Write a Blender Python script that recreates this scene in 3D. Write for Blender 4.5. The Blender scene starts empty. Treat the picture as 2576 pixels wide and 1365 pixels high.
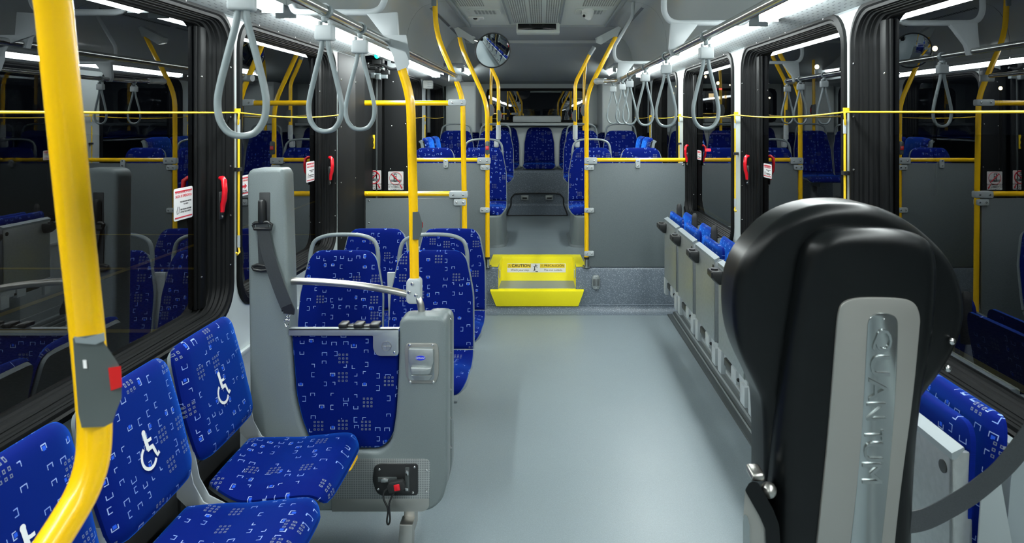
import bpy, bmesh, math, random
from mathutils import Vector, Matrix
PI = math.pi
random.seed(7)
SC = bpy.context.scene
COL = SC.collection
# ------------------------------------------------------------------ camera
H = 1.60            # eye height above the low floor
F = 1700.0          # focal length in pixels of a 2576 px wide frame
VX, VY = 1365.0, 300.0
cam_d = bpy.data.cameras.new('camera')
cam = bpy.data.objects.new('camera', cam_d); COL.objects.link(cam)
cam.location = (0, 0, H); cam.rotation_euler = (PI/2, 0, 0)
cam_d.sensor_fit = 'HORIZONTAL'; cam_d.sensor_width = 36
cam_d.lens = F/2576*36
cam_d.shift_x = (1288-VX)/2576
cam_d.shift_y = (VY-682.5)/2576
cam_d.clip_start = .05; cam_d.clip_end = 400
cam_d.dof.use_dof = True; cam_d.dof.focus_distance = 4.2; cam_d.dof.aperture_fstop = 9.0
SC.camera = cam
# ------------------------------------------------------------------ world, exposure
w = bpy.data.worlds.new('night'); SC.world = w; w.use_nodes = True
w.node_tree.nodes['Background'].inputs[0].default_value = (.006, .008, .012, 1)
w.node_tree.nodes['Background'].inputs[1].default_value = .35
SC.view_settings.view_transform = 'Standard'; SC.view_settings.look = 'None'
SC.view_settings.gamma = 1; SC.view_settings.exposure = 0.0
SC.view_settings.use_curve_mapping = False
SC.cycles.use_denoising = True
SC.cycles.max_bounces = 10; SC.cycles.diffuse_bounces = 5; SC.cycles.glossy_bounces = 5
SC.cycles.transparent_max_bounces = 16; SC.cycles.transmission_bounces = 6
SC.cycles.sample_clamp_indirect = 6
STRIP = 46.0        # radiance of the ceiling light diffusers
# ------------------------------------------------------------------ helpers
XC = -.046          # bus centre line
def X(o): return XC+o
def P(px, py, Y): return Vector(((px-VX)*Y/F, Y, H+(VY-py)*Y/F))
def tag(o, label=None, cat=None, group=None, kind=None):
    if label: o['label'] = label
    if cat: o['category'] = cat
    if group: o['group'] = group
    if kind: o['kind'] = kind
    return o
def empty(name, label=None, cat=None, loc=(0,0,0), rz=0, group=None, kind=None):
    o = bpy.data.objects.new(name, None); COL.objects.link(o)
    o.location = loc; o.rotation_euler = (0,0,rz); o.empty_display_size = .1
    return tag(o, label, cat, group, kind)
def copy_tree(o, parent=None):
    c = o.copy(); COL.objects.link(c); c.parent = parent
    for ch in list(o.children): copy_tree(ch, c)
    return c
def fillet(pts, r, n=5):
    pts = [Vector(p) for p in pts]
    if r <= 0 or len(pts) < 3: return pts
    out = [pts[0]]
    for i in range(1, len(pts)-1):
        a, b, c = pts[i-1], pts[i], pts[i+1]
        u = (a-b); v = (c-b); lu, lv = u.length, v.length
        if lu < 1e-6 or lv < 1e-6: continue
        u /= lu; v /= lv
        d = min(r, lu*.48, lv*.48)
        p0 = b+u*d; p1 = b+v*d
        for k in range(n+1):
            t = k/n
            out.append(p0*(1-t)**2 + b*2*t*(1-t) + p1*t*t)
    out.append(pts[-1]); return out
def rrect(u0, u1, v0, v1, r, n=6):
    r = min(r, (u1-u0)/2-1e-4, (v1-v0)/2-1e-4); out = []
    for cx, cy, a0 in ((u1-r, v1-r, 0), (u0+r, v1-r, 90), (u0+r, v0+r, 180), (u1-r, v0+r, 270)):
        for k in range(n+1):
            a = math.radians(a0+90*k/n); out.append((cx+r*math.cos(a), cy+r*math.sin(a)))
    return out
def inset2(pts, d):
    n = len(pts); out = []
    area = sum(pts[i][0]*pts[(i+1)%n][1]-pts[(i+1)%n][0]*pts[i][1] for i in range(n))
    s = 1 if area > 0 else -1
    for i in range(n):
        x0,y0 = pts[i-1]; x1,y1 = pts[i]; x2,y2 = pts[(i+1)%n]
        ax,ay = x1-x0,y1-y0; bx,by = x2-x1,y2-y1
        la = math.hypot(ax,ay) or 1; lb = math.hypot(bx,by) or 1
        nx = -(ay/la+by/lb); ny = (ax/la+bx/lb); l = math.hypot(nx,ny) or 1
        out.append((x1+s*d*nx/l, y1+s*d*ny/l))
    return out
def smooth_closed(pts, it=2):
    for _ in range(it):
        q = []
        for i in range(len(pts)):
            a = pts[i]; b = pts[(i+1)%len(pts)]
            q += [(a[0]*.75+b[0]*.25, a[1]*.75+b[1]*.25), (a[0]*.25+b[0]*.75, a[1]*.25+b[1]*.75)]
        pts = q
    return pts
SPLIT = {'bolts':'bolt','clamp_bolts':'bolt','clip_bolts':'bolt','panel_bolts':'bolt','frame_screws':'screw','screws':'screw','plate_screws':'screw','edge_screws':'screw','leaf_screws':'screw','rail_clamps':'rail_clamp','hinge_bracket':'hinge_bracket','studs':'stud','border':'border_line','ferrules':'ferrule','release_knobs':'release_knob','slot_inserts':'slot_insert','side_lamps':'side_lamp','slots':'slot','ribs':'rib','latch_plates':'latch_plate','latch_slots':'latch_slot','wheels':'wheel','tail_lamps':'tail_lamp','connectors':'connector','yellow_bands':'yellow_band','pictogram':'pictogram','slats':'slats','cable_eyes':'cable_eye','belt_guides':'belt_guide'}
class MB:
    def __init__(s): s.bm = bmesh.new(); s.uv = s.bm.loops.layers.uv.new('UVMap')
    def box(s, x0, x1, y0, y1, z0, z1, bev=0, seg=2):
        t = bmesh.new()
        bmesh.ops.create_cube(t, size=1)
        for v in t.verts:
            v.co = Vector((x0+(v.co.x+.5)*(x1-x0), y0+(v.co.y+.5)*(y1-y0), z0+(v.co.z+.5)*(z1-z0)))
        if bev: bmesh.ops.bevel(t, geom=t.edges[:], offset=min(bev, .49*min(abs(x1-x0),abs(y1-y0),abs(z1-z0))), segments=seg, affect='EDGES', profile=.5)
        s.add(t); return s
    def add(s, t, M=None):
        if M: bmesh.ops.transform(t, matrix=M, verts=t.verts)
        m = bpy.data.meshes.new('t'); t.to_mesh(m); t.free(); s.bm.from_mesh(m); bpy.data.meshes.remove(m)
    def mb(s, other, M=None): s.add(other.bm, M); return s
    def tube(s, pts, r, n=12, fil=0, closed=False, flat=1.0, fn=5):
        pts = fillet(pts, fil, fn) if not closed else [Vector(p) for p in pts]
        N = len(pts); rings = []; up = None
        for i, p in enumerate(pts):
            if closed: t = (pts[(i+1)%N]-pts[i-1])
            else: t = pts[min(i+1,N-1)]-pts[max(i-1,0)]
            t.normalize()
            if up is None:
                up = Vector((0,0,1)) if abs(t.z) < .9 else Vector((0,1,0))
            a = (up - t*up.dot(t)).normalized(); b = t.cross(a); up = a
            rr = r[i] if isinstance(r, (list,tuple)) else r
            rings.append([s.bm.verts.new(p + a*math.cos(2*PI*k/n)*rr + b*math.sin(2*PI*k/n)*rr*flat) for k in range(n)])
        M = N if closed else N-1
        for i in range(M):
            A, B = rings[i], rings[(i+1)%N]
            for k in range(n): s.bm.faces.new((A[k], A[(k+1)%n], B[(k+1)%n], B[k]))
        if not closed:
            s.bm.faces.new(rings[0][::-1]); s.bm.faces.new(rings[-1])
        return s
    def cyl(s, p0, p1, r, n=14, r2=None):
        p0 = Vector(p0); p1 = Vector(p1)
        return s.tube([p0, p1], [r, r if r2 is None else r2], n)
    def sph(s, c, r, sx=1, sy=1, sz=1, seg=14):
        t = bmesh.new(); bmesh.ops.create_uvsphere(t, u_segments=seg, v_segments=seg//2+1, radius=r)
        s.add(t, Matrix.Translation(c) @ Matrix.Diagonal((sx,sy,sz,1))); return s
    def rings(s, loops, close=True, cap0=False, cap1=True):
        R = [[s.bm.verts.new(p) for p in L] for L in loops]; n = len(R[0])
        for i in range(len(R)-1):
            for k in range(n if close else n-1):
                try: s.bm.faces.new((R[i][k], R[i][(k+1)%n], R[i+1][(k+1)%n], R[i+1][k]))
                except ValueError: pass
        if cap0: s.bm.faces.new(R[0][::-1])
        if cap1: s.bm.faces.new(R[-1])
        return s
    def prism(s, pts, f, d0, d1, bev=0, seg=2):
        """outline pts (u,v) extruded from depth d0 to d1; f(u,v,d)->point; rounded rim at both ends"""
        L = []; sg = 1 if d1 > d0 else -1
        if bev:
            for k in range(seg+1):
                a = PI/2*k/seg
                L.append([f(u,v,d0+sg*bev*(1-math.sin(a))) for u,v in inset2(pts, bev*(1-math.cos(a)))][:])
            L = [[f(u,v,d0+sg*bev*(1-math.cos(PI/2*k/seg))) for u,v in inset2(pts, bev*(1-math.sin(PI/2*k/seg)))] for k in range(seg+1)]
            L += [[f(u,v,d1-sg*bev*(1-math.cos(PI/2*k/seg))) for u,v in inset2(pts, bev*(1-math.sin(PI/2*k/seg)))] for k in range(seg, -1, -1)]
        else: L = [[f(u,v,d0) for u,v in pts], [f(u,v,d1) for u,v in pts]]
        return s.rings(L, True, True, True)
    def quad(s, pts):
        s.bm.faces.new([s.bm.verts.new(p) for p in pts]); return s
    def components(s):
        bm = s.bm; bm.verts.ensure_lookup_table(); bm.verts.index_update(); seen = set(); out = []
        for v in bm.verts:
            if v.index in seen: continue
            st = [v]; seen.add(v.index); c = []
            while st:
                a = st.pop(); c.append(a.index)
                for e in a.link_edges:
                    b = e.other_vert(a)
                    if b.index not in seen: seen.add(b.index); st.append(b)
            out.append(c)
        return out
    def build(s, name, mat, parent=None, smooth=35, label=None, uvf=None, recalc=True):
        if name in SPLIT:
            comps = s.components()
            if len(comps) > 1:
                sing = SPLIT[name]; outs = []
                for c in comps:
                    k = MB(); k.bm.free(); k.bm = s.bm.copy(); k.uv = k.bm.loops.layers.uv.active
                    k.bm.verts.ensure_lookup_table(); cs = set(c)
                    bmesh.ops.delete(k.bm, geom=[v for v in k.bm.verts if v.index not in cs], context='VERTS')
                    outs.append(k.build(sing, mat, parent, smooth, label, uvf, recalc))
                s.bm.free(); return outs[0]
            name = SPLIT[name]
        bm = s.bm
        if recalc: bmesh.ops.recalc_face_normals(bm, faces=bm.faces)
        if uvf:
            uv = s.uv
            for f in bm.faces:
                for l in f.loops: l[uv].uv = uvf(l.vert.co)
        me = bpy.data.meshes.new(name); bm.to_mesh(me); bm.free()
        me.materials.append(mat)
        if smooth:
            me.shade_smooth(); me.set_sharp_from_angle(angle=math.radians(smooth))
        o = bpy.data.objects.new(name, me); COL.objects.link(o)
        if parent: o.parent = parent
        if label: o['label'] = label
        return o
def fixloc(o):
    """give a mesh object built in world space an origin at its own base"""
    me = o.data; vs = me.vertices
    if not len(vs): return o
    lo = [min(v.co[i] for v in vs) for i in range(3)]; hi = [max(v.co[i] for v in vs) for i in range(3)]
    c = Vector(((lo[0]+hi[0])/2, (lo[1]+hi[1])/2, lo[2]))
    me.transform(Matrix.Translation(-c)); o.location = o.location + c
    return o
NEST = {'bolt':('rail_clamp','rail_clip','clamp','mounting_plate','flange','end_bracket'), 'screw':('lever_plate','housing','window_frame'), 'wheelchair_symbol':('backrest',), 'stud':('cushion',), 'arrow':('backing',), 'border_line':('backing',), 'lettering':('backing','housing','recessed_strip','oval_badge'), 'latch_slot':('latch_plate',), 'lens':('housing',), 'slot':('housing',), 'rib':('housing',), 'pictogram':('backing',), 'prohibition_mark':('backing',), 'door_pictogram':('backing',), 'floor_pictogram':('backing',), 'yellow_band':('backing',), 'lever':('lever_plate',), 'lever_recess':('lever_plate',), 'oval_badge':('lever_plate',), 'embossed_emblem':('top_plate',), 'release_knob':('top_plate',), 'latch_metal':('buckle_plate',), 'slot_insert':('buckle_plate',), 'plug':('seat_pan',), 'latch':('seat_pan',), 'foot_ring':('foot_sleeve',), 'button':('housing','body'), 'screen':('housing',)}
def base(o): return o.name.split('.')[0]
def ctr(o):
    vs = o.data.vertices; n = max(1, len(vs)); c = Vector()
    for v in vs: c += v.co
    return c/n
def nest(root):
    """hang small pieces (bolts, letters, buttons) under the part they sit on"""
    kids = [k for k in root.children if k.type == 'MESH']
    for k in kids:
        tg = NEST.get(base(k))
        if not tg: continue
        for t in tg:
            c = [q for q in kids if base(q) == t and q.parent == root and q is not k and not any(g.type=='MESH' and False for g in q.children)]
            if c:
                ck = ctr(k); k.parent = min(c, key=lambda q: (ctr(q)-ck).length); break
    # never deeper than sub-part
    for k in kids:
        if k.parent is not root and k.parent.parent is not root: k.parent = k.parent.parent
def recentre(root):
    """move an Empty sitting at the origin to the base of its world-space parts"""
    nest(root)
    bpy.context.view_layer.update()
    lo = [1e9]*3; hi = [-1e9]*3
    def walk(o):
        if o.type == 'MESH':
            for v in o.data.vertices:
                p = o.matrix_world @ v.co
                for i in range(3): lo[i] = min(lo[i], p[i]); hi[i] = max(hi[i], p[i])
        for c in o.children: walk(c)
    walk(root)
    c = Vector(((lo[0]+hi[0])/2, (lo[1]+hi[1])/2, lo[2]))
    for ch in root.children: ch.location = ch.location - c
    root.location = root.location + c
    return root
def text(name, body, mat, parent, loc, rot, size, depth=.0006, sx=1, align='CENTER', label=None, bold=0):
    cu = bpy.data.curves.new('t', 'FONT'); cu.body = body; cu.size = size; cu.align_x = align; cu.align_y = 'CENTER'
    cu.extrude = depth; cu.offset = bold
    cu.resolution_u = 3
    t = bpy.data.objects.new('t', cu); COL.objects.link(t)
    dg = bpy.context.evaluated_depsgraph_get()
    me = bpy.data.meshes.new_from_object(t.evaluated_get(dg))
    bpy.data.objects.remove(t); bpy.data.curves.remove(cu)
    me.materials.clear(); me.materials.append(mat); me.name = name
    M = Matrix.LocRotScale(Vector(loc), rot if not isinstance(rot, tuple) else Matrix.Rotation(rot[2],3,'Z')@Matrix.Rotation(rot[1],3,'Y')@Matrix.Rotation(rot[0],3,'X'), None) @ Matrix.Diagonal((sx,1,1,1))
    me.transform(M)
    o = bpy.data.objects.new(name, me); COL.objects.link(o)
    if parent: o.parent = parent
    if label: o['label'] = label
    return o
# ------------------------------------------------------------------ materials
class NG:
    def __init__(s, name):
        s.m = bpy.data.materials.new(name); s.m.use_nodes = True; s.t = s.m.node_tree; s.N = s.t.nodes; s.L = s.t.links
        s.p = s.N['Principled BSDF']
    def n(s, typ, **kw):
        x = s.N.new(typ)
        for k, v in kw.items(): setattr(x, k, v)
        return x
    def lk(s, a, b): s.L.new(a, b)
    def val(s, sock, v):
        if hasattr(v, 'links') or isinstance(v, bpy.types.NodeSocket): s.L.new(v, sock)
        else: sock.default_value = v
    def ma(s, op, a, b=0, c=None, clamp=False):
        x = s.n('ShaderNodeMath', operation=op, use_clamp=clamp); s.val(x.inputs[0], a); s.val(x.inputs[1], b)
        if c is not None: s.val(x.inputs[2], c)
        return x.outputs[0]
    def mix(s, f, a, b):
        x = s.n('ShaderNodeMix', data_type='RGBA'); s.val(x.inputs[0], f)
        s.val(x.inputs[6], a if isinstance(a, bpy.types.NodeSocket) else (*a, 1)); s.val(x.inputs[7], b if isinstance(b, bpy.types.NodeSocket) else (*b, 1))
        return x.outputs[2]
    def noise(s, scale, detail=2, vec=None, dim='3D'):
        x = s.n('ShaderNodeTexNoise', noise_dimensions=dim); x.inputs['Scale'].default_value = scale; x.inputs['Detail'].default_value = detail
        if vec is not None: s.lk(vec, x.inputs['Vector'])
        return x.outputs['Fac']
    def obj(s): return s.n('ShaderNodeTexCoord').outputs['Object']
    def ramp(s, f, a, b):
        x = s.n('ShaderNodeMapRange'); s.val(x.inputs[0], f); x.inputs[1].default_value = a; x.inputs[2].default_value = b; return x.outputs[0]
    def bump(s, h, strength=.2, dist=.002):
        b = s.n('ShaderNodeBump'); b.inputs['Strength'].default_value = strength; b.inputs['Distance'].default_value = dist
        s.lk(h, b.inputs['Height']); s.lk(b.outputs[0], s.p.inputs['Normal'])
def mat(name, c, rough=.5, metal=0, coat=0, spec=.5, grain=0, gscale=300, bump=0, var=0):
    g = NG(name); p = g.p
    p.inputs['Base Color'].default_value = (*c, 1); p.inputs['Roughness'].default_value = rough
    p.inputs['Metallic'].default_value = metal; p.inputs['Coat Weight'].default_value = coat; p.inputs['Coat Roughness'].default_value = .08
    p.inputs['Specular IOR Level'].default_value = spec
    if grain or bump:
        n = g.noise(gscale, 2, g.obj())
        if grain:
            g.lk(g.mix(g.ramp(n, .3, .7), tuple(x*(1-grain) for x in c), tuple(min(1,x*(1+grain)) for x in c)), p.inputs['Base Color'])
        if bump: g.bump(n, bump, .001)
    return g.m
M = {}
M['wall'] = mat('wall_laminate', (.60,.66,.66), .42, grain=.04, gscale=500)
M['lowwall'] = mat('lower_wall', (.36,.40,.41), .5, grain=.05)
M['cove'] = mat('cove_laminate', (.34,.375,.38), .3, coat=.35, grain=.03, gscale=400)
M['ceil'] = mat('ceiling_panel', (.52,.57,.54), .5, grain=.05, gscale=300)
M['ceil2'] = mat('rear_ceiling', (.30,.33,.335), .5, grain=.08, gscale=400)
M['upper'] = mat('rear_panel', (.50,.54,.55), .45, grain=.03)
M['grey'] = mat('grey_partition', (.125,.15,.158), .5, grain=.12, gscale=350, bump=.15)
M['unit'] = mat('grey_moulding', (.16,.19,.195), .42, grain=.10, gscale=450, bump=.2)
M['lgrey'] = mat('light_grey_plastic', (.42,.46,.475), .4)
M['strap'] = mat('strap_grey', (.21,.25,.262), .38)
M['mgrey'] = mat('mid_grey_plastic', (.20,.235,.25), .42)
M['sbtn'] = mat('stop_box_grey', (.075,.09,.09), .3, coat=.3)
M['dgrey'] = mat('dark_grey_plastic', (.06,.07,.072), .4)
M['black'] = mat('black_plastic', (.012,.013,.014), .4)
M['rubber'] = mat('black_rubber', (.016,.017,.018), .55)
M['frame'] = mat('black_window_rubber', (.005,.0055,.006), .55, spec=.14)
M['panel'] = mat('black_panel', (.010,.011,.012), .62, spec=.15, grain=.15, gscale=400)
M['yellow'] = mat('yellow_powder_coat', (.97,.56,.001), .27, coat=.4)
M['syellow'] = mat('yellow_step', (.95,.82,.002), .5, grain=.05, gscale=420)
M['cord'] = mat('yellow_cord', (.95,.62,.02), .4)
M['steel'] = mat('brushed_steel', (.62,.62,.60), .22, 1)
M['satin'] = mat('satin_steel', (.50,.49,.46), .36, 1)
M['sheet'] = mat('stainless_sheet', (.40,.43,.43), .45, .8, grain=.06, gscale=60)
M['alu'] = mat('aluminium_track', (.44,.48,.49), .4, .7)
M['bolt'] = mat('bolt_steel', (.7,.7,.7), .2, 1)
M['red'] = mat('red_plastic', (.75,.006,.018), .3, coat=.3)
M['darkred'] = mat('stop_button_red', (.55,.01,.01), .35)
M['white'] = mat('white_sticker', (.8,.8,.8), .5)
M['inkred'] = mat('red_ink', (.65,.02,.04), .5)
M['inkblack'] = mat('black_ink', (.01,.01,.01), .5)
M['stickyel'] = mat('yellow_sticker', (.9,.65,.01), .5)
M['blueink'] = mat('blue_ink', (.02,.04,.6), .4)
M['belt'] = mat('belt_webbing', (.035,.04,.044), .45, grain=.3, gscale=900)
M['isa'] = mat('white_embroidery', (.78,.80,.80), .7)
M['white_plastic'] = mat('white_plastic', (.62,.64,.62), .35)
M['mirror'] = mat('mirror_silver', (.85,.87,.87), .015, 1)
M['blackgloss'] = mat('black_gloss', (.004,.004,.005), .12)
M['qblack'] = mat('moulded_black', (.004,.005,.0055), .32, spec=.24)
M['qsilver'] = mat('satin_silver_plate', (.33,.33,.31), .42, .6)
M['qstrip'] = mat('polished_strip', (.36,.39,.39), .18, .9)
M['alcove'] = mat('recess_dark', (.03,.033,.035), .6)
M['blueplain'] = mat('light_blue_cover', (.06,.17,.60), .6, grain=.2, gscale=200)
def floor_mat(name, c, speck, amt, rough, worms=False):
    g = NG(name); o = g.obj(); p = g.p
    n = g.noise(220, 2, o); n2 = g.noise(2.2, 3, o)
    col = g.mix(g.ramp(n, .35, .75), tuple(x*.93 for x in c), tuple(x*1.07 for x in c))
    v = g.n('ShaderNodeTexVoronoi'); v.inputs['Scale'].default_value = 135 if worms else 160; g.lk(o, v.inputs['Vector'])
    if worms:
        v.feature = 'DISTANCE_TO_EDGE'
        k = g.ma('LESS_THAN', v.outputs['Distance'], .07); nn = g.noise(120, 1, o)
        k = g.ma('MULTIPLY', k, g.ramp(nn, .54, .6))
    else: k = g.ma('LESS_THAN', v.outputs['Distance'], .14)
    col = g.mix(g.ma('MULTIPLY', k, amt), col, speck)
    g.lk(col, p.inputs['Base Color'])
    g.lk(g.ma('ADD', g.ma('MULTIPLY', n2, .14), rough-.07), p.inputs['Roughness'])
    g.bump(n, .25, .0015)
    return g.m
M['floor'] = floor_mat('grey_vinyl_floor', (.215,.26,.28), (.42,.48,.5), .35, .36)
M['riser'] = floor_mat('speckled_blue_grey_vinyl', (.125,.155,.19), (.40,.46,.52), .75, .42, True)
M['asphalt'] = mat('asphalt', (.05,.05,.05), .8, grain=.4, gscale=40)
M['paint'] = mat('road_paint', (.6,.5,.08), .7)
M['facade'] = mat('dark_facade', (.09,.085,.08), .8)
def emis(name, c, s):
    g = NG(name); p = g.p; p.inputs['Base Color'].default_value = (*c,1)
    p.inputs['Emission Color'].default_value = (*c,1); p.inputs['Emission Strength'].default_value = s; return g.m
M['strip'] = emis('light_diffuser', (.93,1.0,.985), STRIP)
M['bulb'] = emis('lamp_glow', (1,.72,.35), 22)
M['bulbred'] = emis('red_tail_glow', (1,.03,.02), 9)
M['winlit'] = emis('lit_shop_window', (1,.75,.38), 2.2)
M['neon'] = emis('red_shop_sign', (1,.05,.08), 4)
M['green'] = emis('green_indicator', (.01,.85,.42), 3)
def glass(name, tint, ior):
    m = bpy.data.materials.new(name); m.use_nodes = True; t = m.node_tree; t.nodes.clear()
    o = t.nodes.new('ShaderNodeOutputMaterial'); mx = t.nodes.new('ShaderNodeMixShader')
    tr = t.nodes.new('ShaderNodeBsdfTransparent'); gl = t.nodes.new('ShaderNodeBsdfGlossy'); fr = t.nodes.new('ShaderNodeFresnel')
    geo = t.nodes.new('ShaderNodeNewGeometry')
    mr = t.nodes.new('ShaderNodeMapRange'); t.links.new(geo.outputs['Backfacing'], mr.inputs[0]); mr.inputs[3].default_value = ior; mr.inputs[4].default_value = 1/ior
    t.links.new(mr.outputs[0], fr.inputs['IOR']); tr.inputs[0].default_value = (*tint,1); gl.inputs['Roughness'].default_value = 0.0
    gl.inputs[0].default_value = (.95,.97,1,1)
    t.links.new(fr.outputs[0], mx.inputs[0]); t.links.new(tr.outputs[0], mx.inputs[1]); t.links.new(gl.outputs[0], mx.inputs[2]); t.links.new(mx.outputs[0], o.inputs[0])
    return m
M['glass'] = glass('tinted_window_glass', (.42,.44,.45), 2.35)
def fabric(name='blue_patterned_moquette', base=(.0008,.0072,.125)):
    g = NG(name); p = g.p
    uv = g.n('ShaderNodeUVMap').outputs[0]; oi = g.n('ShaderNodeObjectInfo').outputs['Random']
    va = g.n('ShaderNodeVectorMath', operation='ADD'); g.lk(uv, va.inputs[0])
    cb = g.n('ShaderNodeCombineXYZ'); g.lk(g.ma('MULTIPLY', oi, 5.3), cb.inputs[0]); g.lk(g.ma('MULTIPLY', oi, 3.1), cb.inputs[1]); g.lk(cb.outputs[0], va.inputs[1])
    sp = g.n('ShaderNodeSeparateXYZ'); g.lk(va.outputs[0], sp.inputs[0]); U, V = sp.outputs[0], sp.outputs[1]
    def cell(S, jit, seed):
        x = g.ma('MULTIPLY', U, S); y = g.ma('MULTIPLY', V, S)
        cx = g.ma('FLOOR', x); cy = g.ma('FLOOR', y)
        c = g.n('ShaderNodeCombineXYZ'); g.lk(cx, c.inputs[0]); g.lk(cy, c.inputs[1]); c.inputs[2].default_value = seed
        wn = g.n('ShaderNodeTexWhiteNoise', noise_dimensions='3D'); g.lk(c.outputs[0], wn.inputs['Vector'])
        s3 = g.n('ShaderNodeSeparateColor'); g.lk(wn.outputs['Color'], s3.inputs[0])
        r, gg, b = s3.outputs
        lx = g.ma('ADD', g.ma('SUBTRACT', g.ma('FRACT', x), .5), g.ma('MULTIPLY', g.ma('SUBTRACT', r, .5), jit))
        ly = g.ma('ADD', g.ma('SUBTRACT', g.ma('FRACT', y), .5), g.ma('MULTIPLY', g.ma('SUBTRACT', gg, .5), jit))
        return lx, ly, r, gg, b, wn.outputs['Value']
    thr = g.noise(900, 1, va.outputs[0])
    # bracket motifs
    x, y, r, gg, b, v = cell(1/.040, .42, 1.5)
    a = g.ma('MULTIPLY', g.ma('FLOOR', g.ma('MULTIPLY', b, 4)), PI/2)
    ca, sa = g.ma('COSINE', a), g.ma('SINE', a)
    xr = g.ma('SUBTRACT', g.ma('MULTIPLY', x, ca), g.ma('MULTIPLY', y, sa)); yr = g.ma('ADD', g.ma('MULTIPLY', x, sa), g.ma('MULTIPLY', y, ca))
    d = g.ma('MAXIMUM', g.ma('ABSOLUTE', xr), g.ma('ABSOLUTE', yr))
    size = g.ma('ADD', g.ma('MULTIPLY', gg, .06), .15)
    outl = g.ma('MULTIPLY', g.ma('LESS_THAN', d, g.ma('ADD', size, .052)), g.ma('GREATER_THAN', d, size))
    cut = g.ma('MAXIMUM', g.ma('LESS_THAN', xr, .07), g.ma('GREATER_THAN', v, .85))
    cut2 = g.ma('MAXIMUM', g.ma('GREATER_THAN', yr, -.05), g.ma('LESS_THAN', r, .68))
    br = g.ma('MULTIPLY', g.ma('MULTIPLY', outl, cut), g.ma('MULTIPLY', cut2, g.ma('GREATER_THAN', v, .33)))
    br = g.ma('MULTIPLY', br, g.ramp(thr, .30, .48))
    fill = g.ma('MULTIPLY', g.ma('LESS_THAN', d, .11), g.ma('GREATER_THAN', v, .86))
    # 3 x 3 dot groups
    x2, y2, r2, g2, b2, v2 = cell(1/.088, .30, 7.5)
    keep = g.ma('GREATER_THAN', v2, .62)
    inbox = g.ma('LESS_THAN', g.ma('MAXIMUM', g.ma('ABSOLUTE', x2), g.ma('ABSOLUTE', y2)), .24)
    fx = g.ma('ABSOLUTE', g.ma('SUBTRACT', g.ma('FRACT', g.ma('ADD', g.ma('MULTIPLY', x2, 6.25), .5)), .5))
    fy = g.ma('ABSOLUTE', g.ma('SUBTRACT', g.ma('FRACT', g.ma('ADD', g.ma('MULTIPLY', y2, 6.25), .5)), .5))
    e = g.ma('MAXIMUM', fx, fy)
    box = g.ma('MULTIPLY', keep, inbox)
    dots = g.ma('MULTIPLY', box, g.ma('MULTIPLY', g.ma('LESS_THAN', e, .26), g.ma('GREATER_THAN', e, .13)))
    inv = g.ma('SUBTRACT', 1, box)
    br = g.ma('MULTIPLY', br, inv); fill = g.ma('MULTIPLY', fill, inv)
    weave = g.noise(2600, 1, va.outputs[0])
    c0 = g.mix(g.ramp(weave, .3, .7), tuple(q*.8 for q in base), tuple(q*1.25 for q in base))
    c1 = g.mix(fill, c0, (.02,.09,.62))
    c2 = g.mix(g.ma('MULTIPLY', br, .85), c1, g.mix(r, (.16,.32,.82), (.50,.64,.95)))
    c3 = g.mix(g.ma('MULTIPLY', dots, .8), c2, (.20,.23,.26))
    g.lk(c3, p.inputs['Base Color']); p.inputs['Roughness'].default_value = .75
    p.inputs['Sheen Weight'].default_value = .85; p.inputs['Sheen Roughness'].default_value = .35
    p.inputs['Sheen Tint'].default_value = (.02,.21,1,1); p.inputs['Specular IOR Level'].default_value = .06
    return g.m
M['fabric'] = fabric()
def perf(name, c, sx, sy, hole, axis=(0,1), hc=(.01,.01,.01), rough=.5, metal=0):
    g = NG(name); p = g.p; sp = g.n('ShaderNodeSeparateXYZ'); g.lk(g.obj(), sp.inputs[0])
    a = g.ma('ABSOLUTE', g.ma('SUBTRACT', g.ma('FRACT', g.ma('MULTIPLY', sp.outputs[axis[0]], 1/sx)), .5))
    b = g.ma('ABSOLUTE', g.ma('SUBTRACT', g.ma('FRACT', g.ma('MULTIPLY', sp.outputs[axis[1]], 1/sy)), .5))
    k = g.ma('MULTIPLY', g.ma('LESS_THAN', a, hole[0]/2), g.ma('LESS_THAN', b, hole[1]/2))
    g.lk(g.mix(k, c, hc), p.inputs['Base Color']); p.inputs['Roughness'].default_value = rough; p.inputs['Metallic'].default_value = metal
    return g.m
M['grille'] = perf('perforated_grille', (.50,.55,.52), .018, .026, (.60,.62))
M['ledge'] = perf('slotted_ledge', (.33,.36,.37), .022, .05, (.16,.42), hc=(.05,.055,.06))
M['slot'] = perf('slotted_panel_strip', (.30,.33,.335), 1.0, .030, (2,.62), hc=(.012,.012,.012))
M['louver'] = perf('slatted_speaker_panel', (.45,.49,.47), .030, 1.0, (.62,2), hc=(.22,.25,.24))
M['tread'] = perf('dimpled_plate', (.55,.56,.55), .0085, .0085, (.72,.72), axis=(0,2), hc=(.33,.34,.34), rough=.3, metal=.8)
def bolts(mb, pts, n, seg=8, r=.0055, h=.004):
    n = Vector(n).normalized()
    for p in pts:
        p = Vector(p); mb.tube([p-n*.002, p+n*h*.6, p+n*h], [r, r, r*.6], seg)
    return mb
# ================================================================== SHELL
YB = 5.61           # front of the raised rear platform
ZP = .372           # platform height
YR = 9.55           # rear wall
YF = -3.6           # front wall (behind the camera)
HW = 1.234          # half width
XL, XR = X(-HW), X(HW)
def struct(mbx, name, mt, smooth=35):
    return tag(fixloc(mbx.build(name, M[mt], None, smooth)), kind='structure')
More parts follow.
